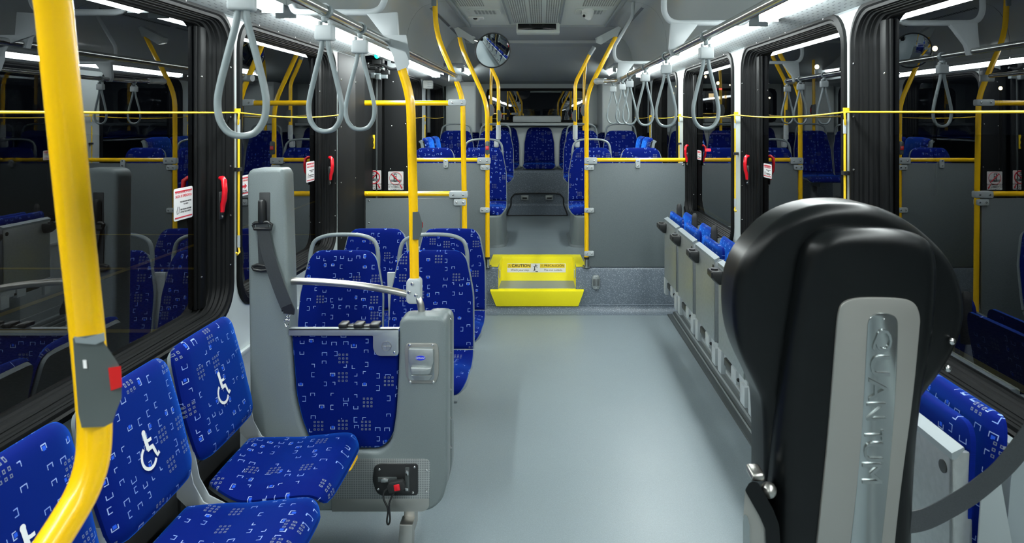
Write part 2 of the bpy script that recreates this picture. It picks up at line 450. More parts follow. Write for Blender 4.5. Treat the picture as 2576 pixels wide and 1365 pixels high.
# floor: low floor with coved edge up the riser
m = MB()
m.box(XL-.02, XR+.02, YF-.02, YB+.02, -.06, 0)
struct(m, 'floor', 'floor')
m = MB()   # riser of the platform with a coved foot, two blocks beside the step recess
SX0, SX1 = -.368, .276
for x0, x1 in ((XL, SX0), (SX1, XR)):
    prof = [(YB-.085,.002),(YB-.05,.007),(YB-.022,.03),(YB-.012,.055),(YB-.014,.062),(YB,.066),(YB,ZP-.02),(YB+.006,ZP-.006),(YB+.02,ZP),(YB+.53,ZP),(YB+.53,.0),(YB-.085,0)]
    m.rings([[Vector((x0,y,z)) for y,z in prof],[Vector((x1,y,z)) for y,z in prof]], True, True, True)
prof = [(YB-.085,.002),(YB-.05,.007),(YB-.022,.03),(YB-.012,.05),(YB,.052),(YB,0)]
m.rings([[Vector((SX0,y,z)) for y,z in prof],[Vector((SX1,y,z)) for y,z in prof]], True, True, True)
struct(m, 'trim_1', 'riser', 50)
m = MB()   # platform surface
m.box(XL, XR, YB+.52, 8.72, ZP-.03, ZP)
for s in (-1, 1): m.box(min(X(s*.42),X(s*HW)), max(X(s*.42),X(s*HW)), 7.15, 8.75, ZP, .53, .02)
struct(m, 'floor_platform', 'floor', 50)
# bench base at the very back with the slanted toe
m = MB()
prof = [(8.62,ZP),(8.80,.475),(8.815,.50),(8.83,.90),(8.85,.925),(8.88,.93),(9.6,.93),(9.6,ZP)]
m.rings([[Vector((XL,y,z)) for y,z in prof],[Vector((XR,y,z)) for y,z in prof]], True, True, True)
struct(m, 'trim_2', 'riser', 25)
# left and right walls with rounded window holes
WZ0, WZ1 = .81, 2.015
WIN = {'L': [(-2.6,-.25),(-.17,1.26),(1.34,2.765),(2.84,4.15),(5.84,7.08),(7.40,8.62)],
       'R': [(-2.6,-.25),(-.17,1.14),(1.22,2.575),(2.65,4.0),(4.20,5.64),(5.93,7.25),(7.45,8.62)]}
def wall(side):
    s = -1 if side == 'L' else 1; x = X(s*HW)
    m = MB()
    def pt(y, z, d=0): return Vector((x+s*d, y, z))
    wins = WIN[side]
    solid = [(4.215, 4.27)] if side == 'L' else []
    cells = []; prev = YF
    for i, (a, b) in enumerate(wins):
        nxt = wins[i+1][0] if i+1 < len(wins) else YR
        ya = prev; yb = (b+nxt)/2 if i+1 < len(wins) else YR
        if side == 'L' and abs(b-4.15) < .01: yb = 4.215
        if side == 'L' and abs(a-5.84) < .01: ya = YB+.02
        z0, z1 = WZ0, WZ1
        L = rrect(a, b, z0, z1, .13, 6); n = 7
        zb, zt = .0, 2.09
        corners = [(yb,zt),(ya,zt),(ya,zb),(yb,zb)]
        O = []
        for c in range(4): O += [corners[c]]*n
        Ri = [m.bm.verts.new(pt(*p)) for p in L]; Ro = [m.bm.verts.new(pt(*c)) for c in corners]
        N = len(Ri)
        for k in range(N):
            a1, b1 = Ri[k], Ri[(k+1)%N]; c1, d1 = Ro[k//n], Ro[((k+1)%N)//n]
            m.bm.faces.new((a1, b1, d1, c1) if c1 is not d1 else (a1, b1, c1))
        prev = yb
    o = m.build('wall_left' if side == 'L' else 'wall_right', M['wall'], None, 0)
    return tag(fixloc(o), kind='structure')
wall('L'); wall('R')
# lower side panels, a separate grey kick panel and a light sill line
for s, nm in ((-1, 'baseboard_left'), (1, 'baseboard_right')):
    m = MB(); x = X(s*HW)
    spans = [(YF, 4.21), (YB+.02, 8.7)] if s < 0 else [(YF, YB), (YB+.02, 8.7)]
    for a, b in spans:
        m.box(min(x, x-s*.012), max(x, x-s*.012), a, b, .02, .60, .004)
        m.box(min(x, x-s*.02), max(x, x-s*.02), a, b, .60, .625, .006)
    struct(m, nm, 'lowwall')
# rear wall: light panel with the dark window, shelf, corner cabinets
m = MB()
m.box(XL, P(1225,0,YR).x, YR, YR+.05, .5, 2.2); m.box(P(1475,0,YR).x, XR, YR, YR+.05, .5, 2.2)
m.box(P(1225,0,YR).x, P(1475,0,YR).x, YR, YR+.05, P(0,224,YR).z, 2.2); m.box(P(1225,0,YR).x, P(1475,0,YR).x, YR, YR+.05, .5, P(0,306,YR).z)
struct(m, 'wall_rear', 'wall')
m = MB()
m.box(XL-.05, XR+.05, YF-.05, YF, 0, .95); m.box(XL-.05, XR+.05, YF-.05, YF, 1.95, 2.6)
for a, b in ((XL-.05, XL+.10), (XR-.10, XR+.05), (-.08, 0)): m.box(a, b, YF-.05, YF, .95, 1.95)
struct(m, 'wall_front', 'panel')
m = MB(); m.box(XL+.10, XR-.10, YF-.03, YF-.025, .95, 1.95)
o = m.build('window_14', M['glass']); tag(fixloc(o), kind='structure')
# ceiling
COVE = [(.985,2.058),(.988,2.12),(.985,2.20),(.972,2.28),(.95,2.345),(.91,2.41),(.86,2.455),(.78,2.485),(.64,2.50)]
m = MB()
m.quad([(X(-.66),YF,2.50),(X(.66),YF,2.50),(X(.66),6.45,2.50),(X(-.66),6.45,2.50)])
oc = struct(m, 'ceiling', 'ceil')
def cove(name, s, y0, y1):
    m = MB()
    a = [Vector((X(s*o), y0, z)) for o, z in COVE]; b = [Vector((X(s*o), y1, z)) for o, z in COVE]
    m.rings([a, b], False, False, False)
    if y1 > 6.9:   # closed end of the rearmost cove panel: drops behind the light strip
        m.bm.faces.new([m.bm.verts.new(Vector((X(s*o), y1, z))) for o, z in COVE+[(HW,2.5),(HW,2.058)]])
    return tag(fixloc(m.build(name, M['cove'], None, 60)), kind='structure')
n = 3
SEAMS = [YF, 0.3, 2.72, 5.12, 7.05]
for s in (-1,1):
    for a, b in zip(SEAMS[:-1], SEAMS[1:]):
        cove('trim_%d' % n, s, a+.002, b-.002); n += 1
# dark gaps behind the cove seams, edge rails along the centre panel
m = MB()
for s in (-1,1):
    for y in SEAMS[1:-1]:
        L = []
        for yy in (y-.012, y+.012): L.append([Vector((X(s*(o+.006)), yy, z+.006)) for o, z in COVE])
        m.rings(L, False, False, False)
struct(m, 'trim_%d' % n, 'black', 60); n += 1
m = MB()
for s in (-1,1):
    x = X(s*.655); m.box(x-.016, x+.016, YF, 6.45, 2.472, 2.499, .006)
struct(m, 'trim_%d' % n, 'mgrey'); n += 1
m = MB()   # slotted air strip at the top of the cove
for s in (-1,1):
    for a, b in ((3.2,3.9),(5.25,6.3),(6.4,6.95)):
        p0 = Vector((X(s*.800), a, 2.478)); 
        m.quad([(X(s*.812),a,2.4705),(X(s*.835),a,2.4625),(X(s*.835),b,2.4625),(X(s*.812),b,2.4705)])
struct(m, 'trim_%d' % n, 'slot'); n += 1
# slotted ledge between light strip and wall
m = MB()
for s in (-1,1):
    pr = [(1.078,2.050),(1.09,2.046),(1.225,2.022),(1.24,2.012),(1.24,2.10),(1.078,2.10)]
    for ya, yb in (((YF,4.62),(5.60,8.7)) if s < 0 else ((YF,8.7),)): m.rings([[Vector((X(s*o),ya,z)) for o,z in pr],[Vector((X(s*o),yb,z)) for o,z in pr]], True, True, True)
struct(m, 'trim_%d' % n, 'ledge', 20); n += 1
m = MB()   # box above the light strips
for s in (-1,1):
    a, b = sorted((X(s*.97), X(s*1.25))); m.box(a, b, YF, 8.7, 2.085, 2.11)
struct(m, 'trim_%d' % n, 'cove'); n += 1
# rear ceiling: sloped panels and bulkhead
m = MB()
prof = [(6.45,2.505),(6.50,2.47),(7.28,2.435),(7.285,2.405),(7.36,2.40),(7.40,2.375)]
prof = [(6.45,2.505),(6.47,2.485),(7.28,2.450),(7.285,2.42),(7.40,2.395)]
m.rings([[Vector((X(-1.25),y,z)) for y,z in prof],[Vector((X(1.25),y,z)) for y,z in prof]], False, False, False)
struct(m, 'ceiling_slope', 'ceil2', 15)
m = MB()
prof = [(7.40,2.395),(7.55,2.33),(7.8,2.25),(8.2,2.165),(8.6,2.105),(8.72,2.09),(8.74,2.11)]
m.rings([[Vector((X(-1.25),y,z)) for y,z in prof],[Vector((X(1.25),y,z)) for y,z in prof]], False, False, False)
m.box(XL, XR, 8.74, YR, 2.10, 2.13)
struct(m, 'ceiling_bulkhead', 'ceil2', 40)
m = MB()
for s in (-1,1):
    a, b = sorted((X(s*.79), X(s*1.25))); m.box(a, b, 7.056, 8.72, 2.185, 2.5, .01)
struct(m, 'trim_43', 'cove')
m = MB(); m.box(XL-.1, XR+.1, YF, YR, 2.56, 2.6); struct(m, 'ceiling_roof', 'black')
# ------------------------------------------------------------------ windows
PROF = [(-.014,.0),(-.014,-.013),(.004,-.017),(.010,-.010),(.022,-.008),(.026,.004),(.034,.004),(.038,.012),(.052,.014),(.056,.026),(.066,.026),(.070,.036),(.088,.040),(.092,.052),(.104,.054),(.110,.070),(.128,.074)]
WN = [0]
def window(side, i):
    s = -1 if side == 'L' else 1; x = X(s*HW); a, b = WIN[side][i]; WN[0] += 1
    far = a > 5.7
    r = empty('window_%d' % WN[0], kind='structure')
    fr = MB(); L = []
    for ins, d in PROF:
        vi = ins if ins < .02 else .02+(ins-.02)*.30
        L.append([Vector((x+s*d, u, v)) for u, v in rrect(a+ins, b-ins, WZ0+vi, WZ1-vi, max(.13-ins*.55, .05), 7)])
    fr.rings(L, True, False, False)
    fr.build('window_frame', M['frame'], r, 30)
    g = MB(); i0 = .118
    g.rings([[Vector((x+s*.066, u, v)) for u, v in rrect(a+i0, b-i0, WZ0+.045, WZ1-.045, .06, 5)]], True, True, False)
    g.build('glass_pane', M['glass'], r, 0)
    if not far and a > -3:
        v = MB()   # broad slider stile at the rear end of each window
        v.box(*sorted((x+s*.040, x+s*.064)), b-.155, b-.110, WZ0+.055, WZ1-.055, .006)
        v.box(*sorted((x+s*.052, x+s*.064)), b-.165, b-.155, WZ0+.055, WZ1-.055, .003)
        v.build('window_stile', M['frame'], r)
        bt = MB(); bolts(bt, [(x+s*-.012, b-.02 if k%2 else b-.02, WZ0+.2+.2*k) for k in range(5)]+[(x+s*.040, b-.15, WZ0+.18), (x+s*.040, b-.15, WZ1-.25)], (-s,0,0), 8, .004, .003)
        bolts(bt, [(x-s*.013, a+.18+k*.22, WZ1+.004) for k in range(5)], (-s,0,-.4), 8, .004, .003)
        bt.build('frame_screws', M['bolt'], r)
    recentre(r); return r
def release_handle(side, yh, zc, sc=1.0, label=''):
    s = -1 if side == 'L' else 1; x = X(s*HW)
    r = empty('release_handle', label, 'handle', group='red emergency release handles on the window frames')
    m = MB(); q = x+s*.008
    pts = [(q, yh+.010, zc+.069), (q-s*.010, yh+.006, zc+.070), (q-s*.022, yh-.004, zc+.060), (q-s*.025, yh-.004, zc+.022), (q-s*.022, yh-.002, zc-.012), (q-s*.012, yh+.006, zc-.038), (q-s*.010, yh+.006, zc-.066)]
    m.tube(pts, [.008,.0095,.0095,.009,.009,.009,.007], 10, flat=1.2)
    m.build('grip', M['red'], r, 60)
    m = MB(); m.box(*sorted((q, q-s*.006)), yh-.006, yh+.03, zc-.095, zc+.015, .003)
    m.build('mounting_plate', M['black'], r)
    m = MB(); bolts(m, [(q-s*.006, yh+.015, zc+.004), (q-s*.006, yh+.013, zc-.04), (q-s*.006, yh+.013, zc-.085)], (-s,0,0), 8, .0055, .004)
    m.build('bolts', M['bolt'], r)
    recentre(r); return r
wl = [window('L', i) for i in range(6)]
wr = [window('R', i) for i in range(7)]
release_handle('L', 2.765-.075, P(0,497,2.62).z-.0, 1, 'red emergency handle on the nearest left window frame, left of the grey belt post')
release_handle('L', 4.15-.085, P(0,427,4.0).z, 1, 'red emergency handle on the left window frame beside the black door panel')
release_handle('R', 4.0-.085, P(0,425,3.85).z, 1, 'red emergency handle on the right window frame, the larger of the two on the right')
release_handle('R', 5.64-.09, P(0,388,5.5).z, 1, 'small red emergency handle on the right window frame beside the grey partition')
def sticker(side, y0, y1, z0, z1, label, arrow=False, name='exit_sticker'):
    s = -1 if side == 'L' else 1; x = X(s*(HW+.0655)); xx = x-s*.0012
    r = empty(name, label, 'sticker', group='emergency exit stickers on the window glass')
    m = MB(); m.prism(rrect(y0, y1, z0, z1, .008, 3), lambda u,v,d: Vector((x-s*d,u,v)), 0, .001)
    m.build('backing', M['white'], r, 0)
    W = y1-y0; Hh = z1-z0; yc = (y0+y1)/2
    m = MB()
    for zz in (z1-.012, z0+.010): m.box(*sorted((xx, xx-s*.0004)), y0+.006, y1-.006, zz-.0022, zz+.0022)
    m.build('border', M['inkred'], r, 0)
    rot = Matrix(((0,0,-s),(s*-1 if False else 0,0,0),(0,1,0)))
    # reading direction seen from inside: left wall +Y runs to the right, right wall +Y runs to the left
    e = Vector((0,1,0)) if s < 0 else Vector((0,-1,0)); up = Vector((0,0,1)); nn = e.cross(up)
    R = Matrix((e, up, nn)).transposed()
    lines = [('EMERGENCY EXIT', .87, .105, 'inkred'), ('SALIDA DE EMERGENCIA', .74, .105, 'inkred')]
    if arrow:
        lines += [('TO OPEN PULL HANDLE', .24, .06, 'inkblack'), ('HALE LA MANIJA DE PASADOR', .16, .06, 'inkblack')]
    else:
        lines += [('PULL DOWN HANDLE AND PUSH', .56, .055, 'inkblack'), ('TO OPEN', .48, .055, 'inkblack'), ('HALE LA PALANCA HACIA ABAJO', .32, .055, 'inkblack'), ('EMPUJE PARA ABRIRLA', .24, .055, 'inkblack')]
    for body, fz, sz, ink in lines:
        small = sz < .08
        t = text('lettering', body, M[ink], r, (0,0,0), (0,0,0), sz*Hh*1.15, .0003, 1)
        wd = max(v.co.x for v in t.data.vertices)-min(v.co.x for v in t.data.vertices)
        k = min(1, (W*.86 if not small else W*.58)/wd)
        off = .12*W if small and not arrow else 0
        t.data.transform(Matrix.Translation(Vector((xx, yc, z0+fz*Hh))+e*off) @ R.to_4x4() @ Matrix.Diagonal((k,1,1,1)))
    m = MB()
    if arrow:
        c = Vector((xx, yc, z0+.46*Hh))
        q = [(-.22,.035),(.08,.035),(.08,.09),(.24,0),(.08,-.09),(.08,-.035),(-.22,-.035)]
        m.prism([(a_*W, b_*W) for a_, b_ in q], lambda u,v,d: c+e*u+up*v+nn*d, 0, .0004)
        m.build('arrow', M['inkred'], r, 0)
    else:
        c = Vector((xx, yc, z0+.30*Hh))-e*W*.30
        m.tube([c+up*Hh*.13, c-e*W*.06-up*Hh*.02, c-e*W*.05-up*Hh*.10, c+e*W*.05-up*Hh*.08, c+e*W*.06+up*Hh*.12], .0009, 5)
        m.build('pictogram', M['inkblack'], r, 0)
    recentre(r); return r
def ypx(px, side):     # depth of a picture column on the glass plane
    xg = X((-1 if side=='L' else 1)*(HW+.0655)); return xg*F/(px-VX)
def zpx(py, Y): return H+(VY-py)*Y/F
ya, yb = 2.765-.165-.135, 2.765-.168; sticker('L', ya, yb, zpx(538,yb)-.01, zpx(480,yb)+.02, 'white and red emergency exit sticker on the nearest left window')
ya, yb = 4.15-.168-.135, 4.15-.168; sticker('L', ya, yb, zpx(450,yb)-.01, zpx(404,yb)+.0, 'white emergency exit sticker on glass beside the second left window handle')
ya, yb = 2.84+.125, 2.84+.125+.145; sticker('L', ya, yb, zpx(497,ya)+.0, zpx(462,ya)+.03, 'emergency exit sticker with red arrow, on the glass left of the grey belt post', True)
ya, yb = 4.0-.168-.135, 4.0-.168; sticker('R', ya, yb, zpx(450,ya)+.0, zpx(414,ya)-.0, 'white emergency exit sticker beside the larger right window handle')
ya, yb = 5.64-.168-.135, 5.64-.168; sticker('R', ya, yb, zpx(403,ya)+.0, zpx(379,ya)-.0, 'small emergency exit sticker beside the right window handle near the partition')
# rear window
m = MB(); r = empty('window_15', kind='structure')
x0, x1 = P(1225,0,YR).x, P(1475,0,YR).x; z0, z1 = P(0,306,YR).z, P(0,224,YR).z
m.rings([[Vector((u,YR-d,v)) for u,v in rrect(x0+i,x1-i,z0+i,z1-i,.08,5)] for i,d in ((-.01,0),(-.01,.012),(.02,.012),(.025,-.03))], True, False, False)
m.build('window_frame', M['frame'], r)
m = MB(); m.quad([(x0,YR+.03,z0),(x1,YR+.03,z0),(x1,YR+.03,z1),(x0,YR+.03,z1)]); m.build('glass_pane', M['glass'], r, 0)
recentre(r)
m = MB(); m.box(P(1212,0,9.2).x, P(1492,0,9.2).x, 9.22, YR, P(0,316,9.22).z, P(0,309,9.22).z, .006)
m.box(P(1290,0,9.4).x, P(1412,0,9.4).x, 9.40, YR, P(0,308,9.4).z, P(0,291,9.4).z, .02)
struct(m, 'trim_40', 'upper')
m = MB(); m.box(XL, XR, YR-.03, YR, .93, P(0,317,YR).z, .006); struct(m, 'trim_41', 'wall')
m = MB(); prof = [(9.345,.931),(9.36,.99),(9.425,1.475),(9.45,1.50),(9.52,1.50),(9.52,.931)]
m.rings([[Vector((X(-1.2),y,z)) for y,z in prof],[Vector((X(1.2),y,z)) for y,z in prof]], True, True, True); struct(m, 'trim_42', 'wall')
for s in (-1,1):
    a, b = sorted((X(s*.815), X(s*1.20)))
    r = empty('corner_cabinet', ('%s white equipment cabinet in the rear corner, %s of the rear window' % (('left','left') if s < 0 else ('right','right'))), 'cabinet')
    m = MB(); m.box(a, b, 8.70, YR, 1.43, 2.085, .006); m.build('cabinet_body', M['upper'], r)
    m = MB(); m.box(a+.015, b-.015, 8.694, 8.70, 1.44, 2.03, .003); m.build('cabinet_door', M['wall'], r)
    recentre(r)
# wall posts between windows carry vertical pull cords; side ledge with floor tracks (right)
m = MB()
for a, b, z0, z1 in ((1.065, 1.11, 0, .014),(1.11,1.22,0,.032)): m.box(X(a), X(b), YF, YB-.09, z0, z1, .004)
struct(m, 'baseboard_1', 'dgrey')
m = MB()
for a, b, z0, z1 in ((1.098,1.108,.013,.020),(1.124,1.136,.030,.040),(1.160,1.20,.030,.060),(1.195,1.215,.03,.12)): m.box(X(a), X(b), YF, YB-.10, z0, z1, .003)
struct(m, 'baseboard_2', 'alu')
# ------------------------------------------------------------------ lights
def light_strip(s, y0, y1, label, z=2.052, o0=.99, o1=1.074):
    r = empty('ceiling_light', label, 'light')
    a, b = sorted((X(s*o0), X(s*o1)))
    m = MB(); L = []
    pr = [(a,z+.02),(a,z+.004),(a+.008,z-.014),(a+.024,z-.025),((a+b)/2,z-.029),(b-.024,z-.025),(b-.008,z-.014),(b,z+.004),(b,z+.02)]
    m.rings([[Vector((x,y0,zz)) for x,zz in pr],[Vector((x,y1,zz)) for x,zz in pr]], True, True, True)
    m.build('diffuser', M['strip'], r, 40)
    m = MB()
    for y in (y0, y1): m.box(a-.001, b+.001, y-.006, y+.006, z-.028, z+.03, .002)
    m.box(a-.006, b+.006, y0, y1, z+.021, z+.036)
    m.build('housing', M['lgrey'], r)
    recentre(r); return r
light_strip(-1, -3.3, 2.70, 'near half of the white fluorescent light strip above the left windows')
light_strip(-1, 2.84, 6.83, 'rear half of the white light strip on the left, above the rear door')
light_strip(1, -3.3, 2.95, 'near half of the white light strip above the right windows')
light_strip(1, 3.09, 6.83, 'rear half of the white light strip above the right windows, towards the partition')
light_strip(-1, 7.75, 8.45, 'short white light strip at the rear left corner by the white cabinet', 2.17, .85, .885)
light_strip(1, 7.75, 8.45, 'short white light strip at the rear right corner by the white cabinet', 2.17, .85, .885)
# ================================================================== SEATS
def pad(mb, prof, hw, t, rise, nw=12, back=0.0, uvoff=(0,0)):
    """upholstered pad: prof = [(y,z)...] centre line in the side plane, hw(s 0..1)->half width.
    front swells by `rise` on top of edge thickness t; writes metric UVs; returns surf(u,v)."""
    P_ = [Vector((0,y,z)) for y, z in prof]; n = len(P_)
    cum = [0]
    for i in range(1, n): cum.append(cum[-1]+(P_[i]-P_[i-1]).length)
    T = []
    for i in range(n):
        d = P_[min(i+1,n-1)]-P_[max(i-1,0)]; d.normalize(); T.append(Vector((0, -d.z if False else d.z, -d.y)))
    # normal: rotate tangent in the side plane; front is towards -y / +z
    NRM = []
    for i in range(n):
        d = (P_[min(i+1,n-1)]-P_[max(i-1,0)]).normalized()
        nn = Vector((0, d.z, -d.y)); NRM.append(nn if nn.y < 0 or (abs(nn.y) < .3 and nn.z > 0) else -nn)
    for i in range(1, n):
        if NRM[i].dot(NRM[i-1]) < 0: NRM[i] = -NRM[i]
    bm = mb.bm; uvl = mb.uv
    def fp(i, w, side):
        s = cum[i]/cum[-1]; v = 2*s-1
        e = math.sqrt(max(0, (1-abs(w)**8)))*math.sqrt(max(0, (1-abs(v)**24)))
        hgt = (back + t + rise*e*(1-.25*w*w)) if side else back
        return P_[i] + Vector((w*hw(s), 0, 0)) + NRM[i]*hgt
    F_ = [[bm.verts.new(fp(i, -1+2*k/nw, 1)) for k in range(nw+1)] for i in range(n)]
    B_ = [[bm.verts.new(fp(i, -1+2*k/nw, 0)) for k in range(nw+1)] for i in range(n)]
    def setuv(f, ids):
        for l, (i, k) in zip(f.loops, ids):
            s = cum[i]/cum[-1]; l[uvl].uv = ((-1+2*k/nw)*hw(s)+uvoff[0], -cum[i]+uvoff[1])
    for i in range(n-1):
        for k in range(nw):
            ids = [(i,k),(i,k+1),(i+1,k+1),(i+1,k)]
            f = bm.faces.new([F_[a][b] for a,b in ids]); setuv(f, ids)
            f = bm.faces.new([B_[a][b] for a,b in ids[::-1]]); setuv(f, ids[::-1])
        for k in (0, nw):
            ids = [(i,k),(i+1,k),(i+1,k),(i,k)]
            f = bm.faces.new([F_[i][k],F_[i+1][k],B_[i+1][k],B_[i][k]]); setuv(f, ids)
    for i in (0, n-1):
        for k in range(nw):
            ids = [(i,k),(i,k+1),(i,k+1),(i,k)]
            f = bm.faces.new([F_[i][k],F_[i][k+1],B_[i][k+1],B_[i][k]]); setuv(f, ids)
    def surf(u, vdist, lift=0):
        vdist = min(max(vdist, 0), cum[-1]-1e-6)
        i = max(j for j in range(n) if cum[j] <= vdist); i = min(i, n-2); f = (vdist-cum[i])/(cum[i+1]-cum[i])
        a = fp(i, max(-1,min(1,u/hw(cum[i]/cum[-1]))), 1); b = fp(i+1, max(-1,min(1,u/hw(cum[i+1]/cum[-1]))), 1)
        return a.lerp(b, f) + NRM[i].lerp(NRM[i+1], f)*lift
    return surf
def bez(pts, n):
    """Catmull-Rom through pts"""
    out = []
    Q = [pts[0]]+list(pts)+[pts[-1]]
    for i in range(1, len(Q)-2):
        p0,p1,p2,p3 = [Vector(q) for q in Q[i-1:i+3]]
        for k in range(n):
            t = k/n
            out.append(.5*((2*p1)+(-p0+p2)*t+(2*p0-5*p1+4*p2-p3)*t*t+(-p0+3*p1-3*p2+p3)*t**3))
    out.append(Vector(pts[-1])); return out
def hw_back(top, mid, bot, L, r=.07):
    def f(s):
        d = s*L
        w0 = top+(mid-top)*min(1, d/(L*.45))**.85 if s < .45 else mid+(bot-mid)*((s-.45)/.55)
        if d < r: w0 -= r*.75*(1-math.sqrt(max(0, 1-((r-d)/r)**2)))
        return w0
    return f
def clen(pr): return sum((Vector(pr[i+1])-Vector(pr[i])).length for i in range(len(pr)-1))
BACK = [tuple(v) for v in bez([(.012,.935),(0,.915),(-.012,.86),(-.03,.74),(-.052,.62),(-.070,.53),(-.085,.475)], 5)]
CUSH = [tuple(v) for v in bez([(-.088,.468),(-.12,.438),(-.20,.428),(-.31,.440),(-.40,.440),(-.435,.425),(-.45,.395)], 5)]
def transit_seat(name, label, handle=True, leg='cantilever', z_leg=0, group=None):
    r = empty(name, label, 'seat', group=group)
    Lb, Lc = clen(BACK), clen(CUSH)
    hb = hw_back(.156, .203, .210, Lb, .06); hc = lambda s: .210+.004*math.sin(min(1,s*1.2)*PI/2) - (.055*(1-math.sqrt(max(0,1-((s-.78)/.22)**2))) if s > .78 else 0)
    m = MB(); pad(m, BACK, hb, .008, .016, uvoff=(.3,.9)); m.build('backrest', M['fabric'], r, 50, recalc=True)
    m = MB(); pad(m, CUSH, hc, .008, .016, uvoff=(.3,.3)); m.build('cushion', M['fabric'], r, 50)
    m = MB(); pad(m, BACK, lambda s: hb(s)+.006, .016, 0, back=-.0165); pad(m, CUSH, lambda s: hc(s)+.006, .016, 0, back=-.0165)
    m.build('shell', M['strap'], r, 50)
    if handle:
        m = MB()
        pts = [(-.172,.006,.86),(-.170,.012,.925),(-.150,.016,.985),(-.09,.018,1.012),(0,.018,1.018),(.09,.018,1.012),(.150,.016,.985),(.170,.012,.925),(.172,.006,.86)]
        m.tube([tuple(v) for v in bez(pts, 4)], .0125, 10, flat=.8)
        m.build('grab_handle', M['strap'], r, 60)
    m = MB()
    m.box(-.03,.03,-.32,-.06,.33,.405,.01); m.box(-.16,.16,-.26,-.20,.375,.412,.008)
    if leg == 'post':
        m.box(-.032,.032,-.24,-.16,.012,.34,.012); m.box(-.07,.07,-.27,-.13,0,.014,.004)
    else:
        m.box(-.03,.03,-.10,-.05,.10,.36,.01)
        m.box(-.03,.03,-.10,-.05,z_leg,.12,.006)
    m.build('seat_frame', M['mgrey'], r)
    return r
def place(o, x, y, z=0, rz=0, label=None, group=None):
    o.location = (x,y,z); o.rotation_euler = (0,0,rz)
    if label: o['label'] = label
    if group: o['group'] = group
    return o
s0 = transit_seat('passenger_seat', 'blue patterned seat with grey handle, behind the grey barrier and next to the left window', True, 'post')
s1 = transit_seat('passenger_seat', 'x', False, 'post')
gl = 'forward facing blue seats on the low floor'
place(s0, -1.001, 3.40, group=gl)
place(copy_tree(s0), -.551, 3.40, label='blue patterned seat with grey handle, at the aisle behind the yellow stanchion')
place(s1, -1.001, 4.08, label='blue patterned seat without handle, second row by the left window, backed by grey panel', group=gl)
place(copy_tree(s1), -.551, 4.08, label='blue patterned seat without handle, second row at the aisle, before the door panel')
# centre posts between each pair
for y, lb in ((3.40,'light grey post between the two seats of the front pair'),(4.08,'light grey post between the two seats of the second pair')):
    m = MB(); m.rings([[Vector(p) for p in L] for L in (
        [(-.776,y-.01,.30),(-.740,y-.01,.30),(-.740,y+.03,.30),(-.776,y+.03,.30)],
        [(-.774,y+.00,.60),(-.742,y+.00,.60),(-.742,y+.03,.60),(-.774,y+.03,.60)],
        [(-.786,y+.015,.825),(-.727,y+.015,.825),(-.727,y+.035,.825),(-.786,y+.035,.825)])], True, True, True)
    m.box(-.98,-.53,y-.02,y+.03,.26,.31,.006); m.box(-.775,-.74,y-.01,y+.03,0,.28)
    tag(fixloc(m.build('seat_post', M['lgrey'], None)), lb, 'post')
gp = 'blue seats on the raised rear platform'
a_h = transit_seat('passenger_seat', 'x', True, 'cant', 0); a_n = transit_seat('passenger_seat', 'x', False, 'cant', 0)
YA = 6.10; ZA = ZP+.03
place(a_h, X(-.487), YA, ZA, label='blue aisle seat with grey handle just behind the left partition', group=gp)
place(copy_tree(a_h), X(.487), YA, ZA, label='blue aisle seat with grey handle just behind the right partition')
place(a_n, X(-.932), YA, ZA, label='blue seat top seen over the left partition rail by the door', group=gp)
place(copy_tree(a_n), X(.932), YA, ZA, label='blue seat top seen over the right partition rail by the window')
YB2 = 7.66; ZB = .53
for o, lb in ((-.932,'blue seat with handle, raised row behind the left partition, next to the white corner wall'),(-.49,'blue aisle seat with handle, raised row left of the centre rear seat'),(.49,'blue aisle seat with handle, raised row right of the centre rear seat'),(.932,'blue seat with handle, raised row on the right, under the row of hanging straps')):
    place(copy_tree(a_h), X(o), YB2, ZB, label=lb)
YE = 9.40
rl = ['outermost left seat of the rear bench, mostly hidden behind the raised row','second rear bench seat from the left, peeking out beside the left aisle seat','centre rear bench seat facing down the aisle under the rear window','fourth rear bench seat, peeking out beside the right aisle seat','outermost right seat of the rear bench, mostly hidden behind the raised row']
for k in range(5):
    place(copy_tree(a_n), X((k-2)*.487), YE, .93-.385-(.07 if k in (0,4) else 0), label='blue patterned '+rl[k], group='rear bench seats')
# side seats over the wheel arches, seen end on
def side_seat(label, x, y, s):
    r = empty('wheel_arch_seat', label, 'seat', group='side facing seats over the wheel arches')
    m = MB(); pad(m, [tuple(v) for v in bez([(.02,.44),(0,.42),(-.03,.24),(-.06,.04)],4)], lambda t: .19, .01, .025)
    m.build('backrest', M['fabric'], r, 50)
    m = MB(); pad(m, [tuple(v) for v in bez([(-.07,.02),(-.2,.0),(-.38,.01),(-.41,-.02)],4)], lambda t: .2, .01, .03)
    m.build('cushion', M['fabric'], r, 50)
    m = MB(); pad(m, [(.03,.45),(.008,.42),(-.022,.24),(-.052,.0)], lambda t: .20, .025, 0, back=-.03)
    m.build('shell', M['strap'], r, 40)
    m = MB(); m.box(-.2,.2,-.36,.0,-.28,-.03,.02); m.build('seat_base', M['mgrey'], r)
    return place(r, x, y, .96, rz=PI/2 if s < 0 else -PI/2)
# facing the aisle: local -y must point to the aisle
for s, nm in ((-1,'left'),(1,'right')):
    for k, yy in enumerate((6.52, 6.93)):
        o = side_seat('%s of two light blue side seats, above the %s partition rail by the %s windows' % (('nearer','farther')[k], nm, nm), X(s*1.06), yy, s)
